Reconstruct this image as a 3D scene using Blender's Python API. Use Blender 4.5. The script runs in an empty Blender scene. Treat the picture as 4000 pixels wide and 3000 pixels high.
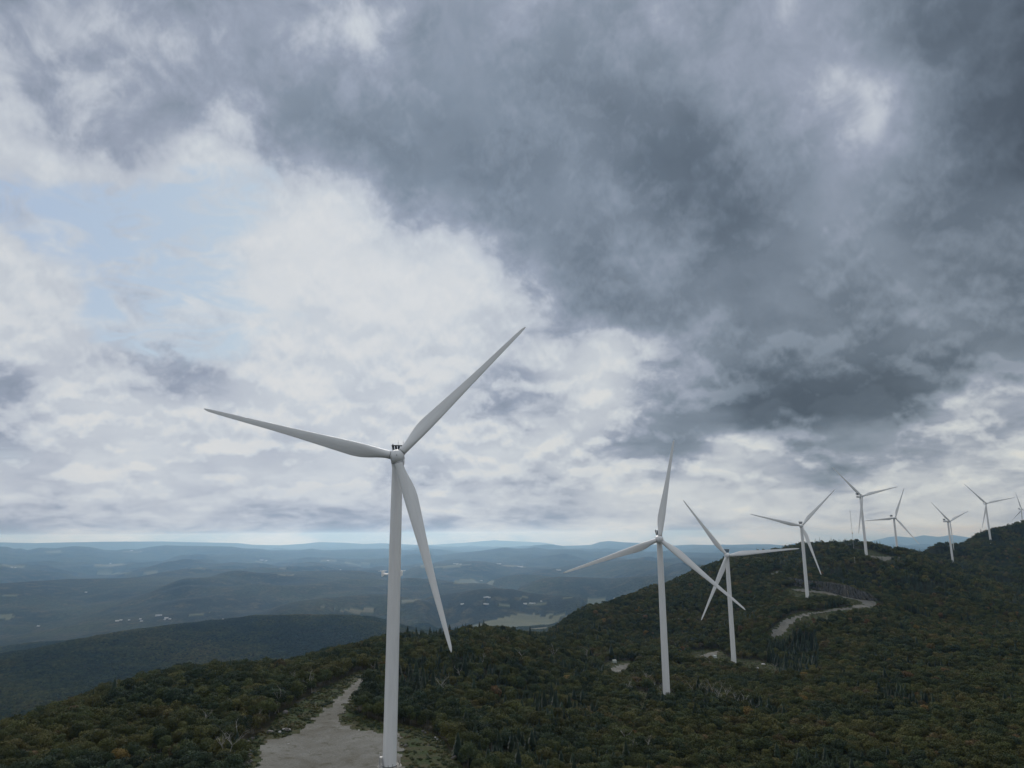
import bpy, bmesh, math, random
import numpy as np
from mathutils import Vector, Matrix

scene = bpy.context.scene
R = math.radians

# ------------------------------------------------------------------ camera
# the camera stands at the origin (a drone in the air); +Y is the heading, +Z is up
FPX, PITCH, ROLL = 2803.65, R(11.776), R(-0.374)     # focal length in pixels of the 4000 px wide photo
cd = bpy.data.cameras.new("camera")
cam = bpy.data.objects.new("camera", cd)
scene.collection.objects.link(cam)
cd.sensor_width = 36.0
cd.lens = 36.0 * FPX / 4000.0
cd.clip_start, cd.clip_end = 0.5, 400000.0
cam.matrix_world = (Matrix.Rotation(R(90) + PITCH, 4, 'X') @ Matrix.Rotation(ROLL, 4, 'Z'))
scene.camera = cam

def pix_dir(px, py):
    """unit world direction through a pixel of the 4000x3000 photograph (arrays welcome)"""
    px = np.asarray(px, float) - 2000; py = np.asarray(py, float) - 1500
    X = px * math.cos(ROLL) + py * math.sin(ROLL); Y = -px * math.sin(ROLL) + py * math.cos(ROLL)
    x = X / FPX; u = -Y / FPX
    d = np.stack([x, math.cos(PITCH) - u * math.sin(PITCH), math.sin(PITCH) + u * math.cos(PITCH)], -1)
    return d / np.linalg.norm(d, axis=-1, keepdims=True)

def dir_pix(P):
    P = np.asarray(P, float)
    x, y, z = P[..., 0], P[..., 1], P[..., 2]
    d = y * math.cos(PITCH) + z * math.sin(PITCH); u = -y * math.sin(PITCH) + z * math.cos(PITCH)
    d = np.where(d < 1e-3, 1e-3, d)
    X = FPX * x / d; Y = -FPX * u / d
    return np.stack([2000 + X * math.cos(ROLL) - Y * math.sin(ROLL), 1500 + X * math.sin(ROLL) + Y * math.cos(ROLL)], -1)

# ------------------------------------------------------------------ node helpers
class NT:
    def __init__(s, tree): s.t = tree; s.n = tree.nodes; s.l = tree.links
    def new(s, kind, **kw):
        n = s.n.new(kind)
        for k, v in kw.items(): setattr(n, k, v)
        return n
    def put(s, sock, v):
        if isinstance(v, bpy.types.NodeSocket): s.l.new(v, sock)
        elif v is not None: sock.default_value = v
    def math(s, op, a, b=None, c=None, clamp=False):
        n = s.new('ShaderNodeMath', operation=op, use_clamp=clamp)
        s.put(n.inputs[0], a); s.put(n.inputs[1], b); s.put(n.inputs[2], c)
        return n.outputs[0]
    def vmath(s, op, a, b=None, scale=None):
        n = s.new('ShaderNodeVectorMath', operation=op)
        s.put(n.inputs[0], a); s.put(n.inputs[1], b)
        if scale is not None: s.put(n.inputs['Scale'], scale)
        return n.outputs[0]
    def comb(s, x, y, z):
        n = s.new('ShaderNodeCombineXYZ')
        for i, v in enumerate((x, y, z)): s.put(n.inputs[i], v)
        return n.outputs[0]
    def sep(s, v):
        n = s.new('ShaderNodeSeparateXYZ'); s.put(n.inputs[0], v); return n.outputs
    def noise(s, vec, scale, detail=5, rough=.5, dist=0., lac=2.0):
        n = s.new('ShaderNodeTexNoise'); s.put(n.inputs['Vector'], vec)
        n.inputs['Scale'].default_value = scale; n.inputs['Detail'].default_value = detail
        n.inputs['Roughness'].default_value = rough; n.inputs['Distortion'].default_value = dist
        n.inputs['Lacunarity'].default_value = lac
        return n
    def ramp(s, fac, stops, interp='LINEAR'):
        n = s.new('ShaderNodeValToRGB'); s.put(n.inputs[0], fac)
        cr = n.color_ramp; cr.interpolation = interp
        while len(cr.elements) > 1: cr.elements.remove(cr.elements[-1])
        for i, (p, c) in enumerate(stops):
            e = cr.elements[0] if i == 0 else cr.elements.new(p)
            e.position = p; e.color = (c[0], c[1], c[2], 1)
        return n.outputs[0]
    def mix(s, f, a, b, mode='MIX'):
        n = s.new('ShaderNodeMix', data_type='RGBA', blend_type=mode)
        s.put(n.inputs[0], f); s.put(n.inputs[6], a); s.put(n.inputs[7], b)
        return n.outputs[2]
    def mapr(s, v, a, b, c=0., d=1., kind='LINEAR'):
        n = s.new('ShaderNodeMapRange', interpolation_type=kind)
        for i, x in enumerate((v, a, b, c, d)): s.put(n.inputs[i], x)
        return n.outputs[0]

def srgb(r, g, b):
    f = lambda c: (c / 255) / 12.92 if c / 255 <= .04045 else ((c / 255 + .055) / 1.055) ** 2.4
    return (f(r), f(g), f(b), 1)

# ------------------------------------------------------------------ world: cloudy sky in azimuth / elevation
SUN_EL, SUN_AZ = R(31), R(-8)      # azimuth measured clockwise from +Y
CL = """
168 160 162 174 162 164 162 168 172 168 148 148 150 178 150 142 152 160 163 165 155 132 115 105 92 88
186 178 190 186 176 176 164 162 172 180 180 143 143 165 145 142 150 155 158 162 148 128 112 98 90 90
196 178 184 180 168 160 152 146 155 160 155 148 143 130 130 132 138 145 153 158 160 150 118 103 92 88
186 176 166 158 152 145 140 138 142 145 148 148 148 128 125 125 128 132 143 150 156 166 145 108 93 88
190 168 185 168 135 148 205 140 125 128 122 130 132 130 122 118 115 120 135 148 150 174 145 115 98 86
218 216 208 202 192 200 185 165 145 135 118 120 118 122 128 112 105 110 120 138 145 150 135 110 95 88
190 190 198 195 212 212 208 190 190 200 160 128 124 125 135 125 105 105 112 128 143 138 122 118 103 98
195 188 190 192 195 214 217 220 222 222 190 208 140 128 118 145 130 100 105 115 135 140 130 108 110 118
210 206 190 195 195 205 224 224 227 227 227 217 195 150 112 130 158 112 115 122 128 132 130 140 112 108
214 205 202 195 192 205 216 224 222 227 227 225 222 150 115 112 125 115 118 122 125 125 122 122 114 108
205 205 206 200 195 198 205 214 217 224 224 217 206 180 150 120 115 145 115 112 118 122 122 132 122 120
222 205 200 195 185 200 208 214 217 220 217 217 206 195 202 214 160 150 125 118 118 112 118 125 118 102
190 195 207 193 178 186 206 214 217 196 207 210 186 192 212 226 165 160 114 95 96 94 94 100 125 165
176 188 212 218 218 216 213 216 217 215 215 210 172 170 206 206 138 142 98 78 80 86 100 196 190 184
202 203 204 203 202 204 204 206 210 211 212 212 212 205 204 170 132 150 196 202 172 128 190 194 177 188
204 206 196 201 200 202 200 201 200 195 186 199 208 190 202 207 207 207 197 207 192 182 187 198 177 172
190 182 186 190 193 190 192 192 193 190 184 180 187 190 193 196 192 192 192 197 188 188 193 200 195 200
168 168 169 170 170 170 170 171 172 172 172 172 172 173 174 174 175 176 177 178 178 178 182 184 185 186
"""
BL = """
0 0 0 0 0 0 0 0 0 0 0 0 0 0 0 0 0 0 0 0 0 0 0 0 0 0
0 0 0 0 0 0 0 0 0 0 0 0 0 0 0 0 0 0 0 0 0 0 0 0 0 0
0 0 0 0 0 0 0 0 0 0 0 0 0 0 0 0 0 0 0 0 0 0 0 0 0 0
0 0 0 0 0 0 0 0 0 0 0 0 0 0 0 0 0 0 0 0 0 0 0 0 0 0
0 0 0 0 0 0 0 0 0 0 0 0 0 0 0 0 0 0 0 0 0 0 0 0 0 0
1 1 0 0 0 0 0 0 0 0 0 0 0 0 0 0 0 0 0 0 0 0 0 0 0 0
9 10 9 9 7 7 6 3 1 4 1 0 0 0 0 0 0 0 0 0 0 0 0 0 0 0
4 10 10 10 10 7 5 5 4 4 1 0 0 0 0 0 0 0 0 0 0 0 0 0 0 0
0 3 9 10 10 9 3 1 1 0 0 0 0 0 0 0 0 0 0 0 0 0 0 0 0 0
0 0 2 8 10 8 4 1 0 0 0 0 0 0 0 0 0 0 0 0 0 0 0 0 0 0
0 0 3 9 10 10 8 4 3 1 0 0 0 0 0 0 0 0 0 0 0 0 0 0 0 0
0 0 0 3 5 5 5 2 2 0 0 0 0 0 0 0 0 0 0 0 0 0 0 0 0 0
0 0 2 2 0 0 0 0 0 0 0 0 0 0 0 0 0 0 0 0 0 0 0 0 0 0
0 1 2 2 2 3 3 2 2 2 0 0 0 0 0 0 0 0 0 0 0 0 0 0 0 0
4 3 3 3 3 3 3 3 3 3 3 3 3 0 0 0 0 0 0 0 0 0 0 0 0 0
3 3 2 2 2 2 2 2 2 2 3 2 0 0 0 0 0 1 1 1 0 0 0 0 0 0
2 2 2 2 2 2 2 2 2 2 2 2 2 2 2 2 2 2 2 2 1 1 1 1 0 0
3 3 3 3 3 3 3 3 3 3 3 3 3 3 3 3 3 3 2 2 2 2 2 2 2 1
"""
CL = np.array([[float(v) for v in r.split()] for r in CL.strip().splitlines()])
BL = np.array([[float(v) for v in r.split()] for r in BL.strip().splitlines()]) / 10
assert CL.shape == BL.shape == (18, 26)
EL = np.concatenate([np.arange(-1, 22, 1.9), np.arange(23, 43, 2.4), [47., 60.]])      # rows of elevation, degrees
AZ = np.linspace(-41, 41, 27)
def sky_sample(az, el):
    a, e = np.radians(az), np.radians(el)
    p = dir_pix(np.stack([np.sin(a) * np.cos(e), np.cos(a) * np.cos(e), np.sin(e)], -1))
    gx = np.clip(p[..., 0] / 160, 0, 24.999); gy = np.clip(p[..., 1] / 125, 0, 16.999)
    ix, iy = gx.astype(int), gy.astype(int); fx, fy = gx - ix, gy - iy
    o = []
    for G in (CL, BL):
        o.append((G[iy, ix] * (1 - fx) + G[iy, ix + 1] * fx) * (1 - fy) + (G[iy + 1, ix] * (1 - fx) + G[iy + 1, ix + 1] * fx) * fy)
    return o
world = bpy.data.worlds.new("World"); scene.world = world; world.use_nodes = True
world.node_tree.nodes.clear()
N = NT(world.node_tree)
tc = N.new('ShaderNodeTexCoord')
D = N.vmath('NORMALIZE', tc.outputs['Generated'])
dx, dy, dz = N.sep(D)
up = N.math('ADD', N.math('MAXIMUM', dz, -0.02), 0.16)
lg = lambda v: N.math('MULTIPLY', N.math('LOGARITHM', v, math.e), .66)
plane = N.comb(dx, dy, lg(up))                      # clouds crowd together towards the horizon
# domain warp, in degrees of azimuth / elevation; weaker towards the horizon
w1 = N.noise(plane, 4.5, 3, .5); w2 = N.noise(plane, 14.0, 5, .52)
el0 = N.math('DEGREES', N.math('ARCSINE', dz)) if False else N.math('MULTIPLY', N.math('ARCSINE', dz), 57.29578)
az0 = N.math('MULTIPLY', N.math('ARCTAN2', dx, dy), 57.29578)
amp = N.mapr(el0, 2, 22, .3, 1.0)
def centred(n, k):
    s = N.new('ShaderNodeSeparateColor'); N.put(s.inputs[0], n.outputs['Color'])
    return [N.math('MULTIPLY', N.math('SUBTRACT', s.outputs[i], .5), k) for i in range(3)]
a1, a2 = centred(w1, 6.5), centred(w2, 5.0)
daz = N.math('ADD', a1[0], a2[0]); dele = N.math('ADD', a1[1], a2[1])
az = N.math('ADD', az0, N.math('MULTIPLY', daz, N.mapr(el0, 2, 22, .6, 1.0)))
el = N.math('ADD', el0, N.math('MULTIPLY', dele, amp))
u = N.mapr(az, -60, 60, 0, 1)
cur = None
for i, e in enumerate(EL):
    L, B = sky_sample(AZ, np.full_like(AZ, e))
    st = [(0., (.84, 0, 0))] + [((a + 60) / 120, (l / 255, b, 0)) for a, l, b in zip(AZ, L, B)] + [(1., (.80, 0, 0))]  # end stops: unseen sky to the sides and behind, brightened as added fill
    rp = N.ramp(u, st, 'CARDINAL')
    if i == len(EL) - 1: rp = N.ramp(u, [(0., (.86, 0, 0)), (.5, (.74, 0, 0)), (1., (.82, 0, 0))])     # overhead, out of view: brightened to add fill light to towers and haze
    if cur is None: cur = rp
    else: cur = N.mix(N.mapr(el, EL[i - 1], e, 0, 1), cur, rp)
sc = N.new('ShaderNodeSeparateColor'); N.put(sc.inputs[0], cur)
Lf, Bf = sc.outputs[0], sc.outputs[1]
# cloud texture: billowing lumps lit on their upper side, small cumulus crowding near the horizon
near0 = N.mapr(el0, .0, 5.5, 0.08, 1.)
def puffs(upv, det, sc_):
    vec = N.comb(dx, dy, N.math('MULTIPLY', lg(upv), .58))
    wv = N.noise(vec, sc_ * 1.3, 3, .55)
    vec = N.vmath('ADD', vec, N.vmath('SCALE', N.vmath('SUBTRACT', wv.outputs['Color'], (.5, .5, .5)), scale=.34 / sc_))
    vo = N.new('ShaderNodeTexVoronoi', feature='F1'); N.put(vo.inputs['Vector'], vec)
    vo.inputs['Scale'].default_value = sc_ * 1.7; vo.inputs['Detail'].default_value = det; vo.inputs['Roughness'].default_value = .48; vo.inputs['Lacunarity'].default_value = 2.2
    vo.normalize = True
    base_ = N.noise(N.vmath('MULTIPLY', vec, (1., 1., 1.25)), sc_ * .55, 2, .5).outputs['Fac']
    return N.math('ADD', N.math('MULTIPLY', base_, 1.0), N.math('MULTIPLY', N.math('SUBTRACT', .6, vo.outputs['Distance']), .42))
h1 = puffs(up, 4., 14.); h2 = puffs(N.math('ADD', up, .010), 3.5, 14.)
emb = N.math('MINIMUM', N.math('MAXIMUM', N.math('MULTIPLY', N.math('SUBTRACT', h1, h2), 1.7), -.045), .115)
msk = N.mapr(h1, .52, .58, 0, 1, 'SMOOTHSTEP')
lowk = N.mapr(el0, 7, 19, 1., .5)
low = N.math('MULTIPLY', N.math('ADD', N.math('MULTIPLY', emb, N.math('ADD', .25, N.math('MULTIPLY', msk, .75))), N.math('MULTIPLY', N.math('SUBTRACT', .54, h1), .10)), N.math('MULTIPLY', lowk, near0))
d1 = N.noise(plane, 7., 6, .5, .45).outputs['Fac']; d2 = N.noise(plane, 15., 8, .58, .5).outputs['Fac']
# ragged edges where dark meets bright, soft inside
zone = N.math('MULTIPLY', N.mapr(Lf, .52, .68, 0, 1, 'SMOOTHSTEP'), N.mapr(Lf, .70, .81, 1, .20, 'SMOOTHSTEP'))
edge = N.math('MULTIPLY', N.math('ADD', N.math('SUBTRACT', d1, .5), N.math('MULTIPLY', N.math('SUBTRACT', d2, .5), .75)), N.math('ADD', .10, N.math('MULTIPLY', zone, .50)))
Lt = N.math('ADD', N.math('ADD', Lf, low), edge)
crisp = N.new('ShaderNodeFloatCurve'); N.put(crisp.inputs['Value'], Lt)
cc = crisp.mapping.curves[0]
for p_, q_ in ((.60, .592), (.66, .648), (.72, .72), (.78, .77), (.88, .838)): cc.points.new(p_, q_)
cc.points[0].location = (0, 0); cc.points[-1].location = (1, .87); crisp.mapping.update()
Lt = N.math('MAXIMUM', crisp.outputs[0], .29)
cloud = N.ramp(Lt, [(.25, srgb(70, 80, 92)), (.40, srgb(100, 112, 126)), (.52, srgb(129, 141, 156)), (.62, srgb(151, 160, 177)),
                    (.72, srgb(180, 187, 199)), (.80, srgb(200, 206, 213)), (.87, srgb(217, 219, 221)), (.93, srgb(228, 228, 227))])
warm = N.mix(N.math('MULTIPLY', N.mapr(az0, -10, 28, 0., 1.), N.mapr(el0, 0, 26, .85, .0)), cloud, (1.02, 1., .91, 1), 'MULTIPLY')
warm = N.mix(N.math('MULTIPLY', N.mapr(Lt, .80, .9), N.mapr(el0, 2, 16, .7, .0)), warm, (1.04, 1., .92, 1), 'MULTIPLY')
sky = N.new('ShaderNodeTexSky', sky_type='NISHITA'); sky.sun_disc = False
sky.sun_elevation = SUN_EL; sky.sun_rotation = SUN_AZ; sky.altitude = 900
blue = N.mix(.9, N.vmath('SCALE', sky.outputs[0], scale=.09), N.mix(N.mapr(az0, -38, -18, 0, 1), srgb(172, 190, 214), srgb(184, 201, 214)))
ws = N.noise(N.vmath('MULTIPLY', plane, (1., 1., 2.2)), 11., 7, .6, 1.2).outputs['Fac']
bm = N.math('ADD', Bf, N.math('MULTIPLY', N.math('ADD', N.math('SUBTRACT', .5, d1), N.math('SUBTRACT', .5, d2)), N.math('MULTIPLY', N.math('MINIMUM', Bf, .6), 1.7)))
bm = N.mapr(bm, .28, .70, 0, 1, 'SMOOTHSTEP')
bm = N.math('MULTIPLY', bm, N.mapr(ws, .40, .64, 1., .2, 'SMOOTHSTEP'))
blue_low = N.mix(N.mapr(el0, 4, 18, 0, 1), srgb(192, 204, 213), blue)
skycol = N.mix(bm, warm, blue_low)
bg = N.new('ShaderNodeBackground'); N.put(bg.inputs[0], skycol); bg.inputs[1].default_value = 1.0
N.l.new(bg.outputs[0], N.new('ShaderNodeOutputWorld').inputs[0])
world.cycles.sampling_method = 'MANUAL'; world.cycles.sample_map_resolution = 512

# ------------------------------------------------------------------ sun behind the clouds, render settings
sl = bpy.data.lights.new("sun", 'SUN'); sl.energy = 2.0; sl.angle = R(22); sl.color = (1, .96, .9)
sun = bpy.data.objects.new("sun", sl); scene.collection.objects.link(sun)
sd = Vector((math.sin(SUN_AZ) * math.cos(SUN_EL), math.cos(SUN_AZ) * math.cos(SUN_EL), math.sin(SUN_EL)))
sun.rotation_euler = sd.to_track_quat('Z', 'Y').to_euler()
scene.view_settings.view_transform = 'Standard'; scene.view_settings.look = 'None'
scene.view_settings.exposure = 0.0; scene.view_settings.gamma = 1.0
scene.render.engine = 'CYCLES'
scene.cycles.use_denoising = True
scene.cycles.max_bounces = 5; scene.cycles.diffuse_bounces = 2; scene.cycles.glossy_bounces = 2; scene.cycles.volume_bounces = 1

# ------------------------------------------------------------------ terrain as a function of (x, y), metres, camera at the origin
TURB = [  # x, y, z of the foot, yaw of the nose (deg), rotor phase (deg)
 (-34.1, 212.9, -61.9, 6.9, 43.4), (81.4, 408.6, -87.5, -10.6, 11.1), (176.1, 607.7, -102.7, -16.4, 84.5),
 (328.4, 833.6, -77.4, -18.1, 44.2), (500.8, 1046.0, -34.5, 4.5, 76.6), (657.5, 1260.9, -61.5, 1.5, 24.6),
 (839.6, 1411.9, -66.0, 21.0, 70.2), (1005.5, 1547.9, -27.5, -12.4, 78.7), (1604.9, 2302.9, -19.6, 0.2, 109.7)]
TH = 7.5      # height of the trees
def at(px, py, r, dz=0.):
    """point on the ray of a photo pixel at horizontal range r"""
    d = pix_dir(px, py); h = math.hypot(d[0], d[1])
    return (d[0] / h * r, d[1] / h * r, d[2] / h * r - dz)
C3 = [(t[0], t[1], t[2]) for t in TURB]
x1, y1, z1 = TURB[0][:3]
C3 += [(x1 - 12, y1 + 3, -61.9), (x1 + 12, y1 - 4, -62.3), (x1, y1 - 14, -62.2), (x1 - 24, y1 - 12, -62.), (x1 - 28, y1 + 14, -61.6), (x1 - 10, y1 + 22, -61.4), (x1 + 14, y1 + 12, -62.2), (x1, y1 + 10, -61.8)]
for k in (1, 2, 3, 4, 6, 7):
    a, b, c = TURB[k][:3]
    C3 += [(a - 14, b, c), (a + 14, b, c - .5), (a, b - 14, c), (a, b + 14, c)]
# photo pixels with an estimated range; last number: tree height standing on that ground
CP = [
 (1300, 2750, 285, 0), (1440, 2645, 345, 0), (1250, 2760, 275, 2), (900, 2850, 250, 3), (1000, 2990, 208, 2), (700, 2990, 215, 5),
 (0, 2809, 300, TH + 1), (235, 2715, 360, TH + 1.5), (452, 2648, 410, TH + 2), (723, 2604, 440, TH + 2), (976, 2577, 450, TH + 1), (1157, 2575, 440, TH), (1266, 2535, 450, TH),
 (1446, 2504, 450, TH), (1573, 2468, 470, TH), (1736, 2459, 480, TH), (1953, 2453, 480, TH), (2133, 2480, 500, TH),
 (0, 2990, 220, TH), (350, 2850, 265, TH), (-400, 2990, 240, TH), (-300, 2900, 300, TH),
 (1750, 2700, 310, TH), (2000, 2700, 345, TH), (1900, 2560, 400, TH), (2200, 2700, 385, TH), (2200, 2560, 470, TH), (1900, 2900, 230, TH), (2300, 2990, 225, TH), (2600, 2990, 250, TH), (2400, 2800, 320, TH),
 (2400, 2610, 555, 0), (2350, 2545, 585, TH), (2250, 2470, 640, TH), (2740, 2560, 640, 0), (2600, 2520, 690, TH), (2450, 2440, 800, TH),
 (2152, 2453, 780, TH), (2260, 2387, 900, TH), (2441, 2323, 1000, TH), (2567, 2282, 1050, TH), (2712, 2233, 1100, TH), (2857, 2175, 1180, TH), (2965, 2148, 1230, TH), (3074, 2137, 1260, TH),
 (3171, 2122, 1290, TH), (3288, 2120, 1310, TH), (3357, 2122, 1290, TH), (3437, 2130, 1240, TH), (3472, 2147, 1240, TH), (3517, 2154, 1250, TH), (3561, 2160, 1300, TH),
 (3586, 2157, 1560, TH), (3646, 2133, 1750, TH), (3705, 2128, 1790, TH), (3765, 2123, 1820, TH), (3795, 2110, 1850, TH), (3845, 2085, 1890, TH), (3894, 2063, 1920, TH), (3944, 2058, 1950, TH), (4000, 2040, 1980, TH), (4200, 2030, 1990, TH), (4500, 2060, 1900, TH),
 (2985, 2470, 715, 0), (3100, 2420, 775, 0), (3200, 2388, 830, 0), (3330, 2368, 890, 0), (3425, 2353, 935, 0), (3270, 2330, 935, 0), (3000, 2330, 900, TH), (2900, 2400, 830, TH), (2800, 2300, 950, TH),
 (3300, 2250, 1060, TH), (3100, 2200, 1120, TH), (3030, 2240, 1010, 0), (3430, 2183, 1165, 0), (3540, 2178, 1200, 0), (3600, 2200, 1330, TH), (3500, 2300, 1050, TH),
 (3100, 2500, 700, TH), (3300, 2500, 690, TH), (3800, 2500, 740, TH), (3600, 2400, 900, TH), (3900, 2300, 1200, TH), (3700, 2250, 1400, TH), (4300, 2400, 1000, TH), (4300, 2200, 1600, TH),
 (3000, 2700, 440, TH), (3400, 2700, 450, TH), (3800, 2700, 470, TH), (4300, 2700, 480, TH), (3000, 2900, 315, TH), (3400, 2900, 325, TH), (3800, 2900, 340, TH), (4300, 2990, 320, TH), (2800, 2990, 268, TH), (3700, 2990, 300, TH),
]
C3 += [at(a, b, r, dz) for a, b, r, dz in CP]
# behind the skylines the slopes fall away to the valley
for px, py, r, z in [(0, 0, 600, -210), (452, 0, 700, -200), (976, 0, 760, -190), (1446, 0, 760, -175), (1953, 0, 800, -170), (-600, 0, 500, -200),
                     (0, 0, 1100, -380), (976, 0, 1250, -370), (1600, 0, 1250, -350), (2050, 0, 1150, -290), (-600, 0, 1000, -370),
                     (2152, 0, 1300, -260), (2441, 0, 1500, -240), (2712, 0, 1700, -220), (2965, 0, 1850, -200), (3171, 0, 1800, -150), (3400, 0, 1750, -130), (3540, 0, 1850, -130),
                     (3620, 0, 2300, -170), (3705, 0, 2500, -180), (3850, 0, 2600, -160), (4200, 0, 2800, -140), (4400, 0, 3500, -300),
                     (3400, 0, 2700, -300), (3620, 0, 3400, -380), (3850, 0, 3600, -380), (4150, 0, 3900, -380), (3100, 0, 2800, -330), (4500, 0, 5000, -450)]:
    d = pix_dir(px, 2100); h = math.hypot(d[0], d[1]); C3.append((d[0] / h * r, d[1] / h * r, z))
for px, py, r in [(-600, 2830, 2050), (100, 2800, 1980), (350, 2700, 2150), (600, 2600, 2500), (0, 2650, 2500), (-600, 2650, 2500), (900, 2520, 2800), (-600, 2640, 2700), (0, 2548, 2850), (217, 2510, 3000), (380, 2474, 3150), (640, 2440, 3300), (1000, 2398, 3450), (1300, 2397, 3500), (1460, 2440, 3100),
                  (1700, 2480, 3300), (2000, 2480, 3700), (2200, 2440, 4300)]:
    C3.append(at(px, py, r, 13.))
for px, r, z in [(-600, 3250, -548), (0, 3350, -535), (217, 3500, -535), (380, 3650, -535), (640, 3950, -530), (1000, 4150, -525), (1300, 4200, -525)]:
    d = pix_dir(px, 2100); h = math.hypot(d[0], d[1]); C3.append((d[0] / h * r, d[1] / h * r, z))
def far_base(r): return -560. - r * r / 1.45e7 - max(0., r - 37000) * .05
for px in (-900, 0, 450, 900, 1350, 1800, 2250, 2700, 3150, 3600, 4050, 4700):
    for r in (4400, 5600, 8000, 12000, 20000, 30000, 38000, 52000):
        if px >= 2700 and r < 5000: continue
        d = pix_dir(px, 2100); h = math.hypot(d[0], d[1]); C3.append((d[0] / h * r, d[1] / h * r, far_base(r)))
for a, r, z in [(180, 60, -75), (120, 70, -75), (-120, 70, -75), (60, 90, -75), (-60, 90, -78), (0, 60, -68), (0, 120, -65), (30, 120, -70), (-30, 120, -70), (180, 300, -110), (120, 300, -120), (-120, 300, -180), (75, 400, -110), (-70, 350, -170),
                (180, 2000, -350), (120, 2000, -350), (-120, 2000, -540), (70, 1500, -140), (-60, 1500, -480), (75, 4000, -450), (-60, 4000, -555), (180, 25000, -600), (90, 30000, -600), (-90, 30000, -600)]:
    C3.append((math.sin(R(a)) * r, math.cos(R(a)) * r, z))
C3 = np.array(C3)
def uv(x, y):
    r = np.hypot(x, y); return np.stack([np.arctan2(x, y) * 1.6, np.log(np.maximum(r, 20.))], -1)
def tpsk(d2): return .5 * d2 * np.log(d2 + 1e-12)
_U = uv(C3[:, 0], C3[:, 1]); _n = len(_U)
_K = tpsk(((_U[:, None] - _U[None]) ** 2).sum(-1)) + np.eye(_n) * 2e-6
_P = np.hstack([np.ones((_n, 1)), _U])
# heights are interpolated as the tangent of the view angle, which keeps near and far detail alike
_rr = np.hypot(C3[:, 0], C3[:, 1])
_W = np.linalg.solve(np.block([[_K, _P], [_P.T, np.zeros((3, 3))]]), np.concatenate([C3[:, 2] / _rr, np.zeros(3)]))
_rng = np.random.RandomState(5)
_waves = [(2 * math.pi / L * math.cos(a), 2 * math.pi / L * math.sin(a), p, L) for L, a, p in
          [(37 * 1.37 ** (i % 7) , _rng.rand() * 6.28, _rng.rand() * 6.28) for i in range(28)]]
_fw = [(2 * math.pi / L * math.cos(a), 2 * math.pi / L * math.sin(a), p, L) for L, a, p in
          [(420 * 1.42 ** (i % 8) , _rng.rand() * 6.28, _rng.rand() * 6.28) for i in range(40)]]
def crest_z(poly, D, az):
    P = np.array([at(px, py, D) for px, py in poly]); a = np.arctan2(P[:, 0], P[:, 1]); o = np.argsort(a)
    return np.interp(az, a[o], P[o, 2]), a[o][0], a[o][-1]
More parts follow.
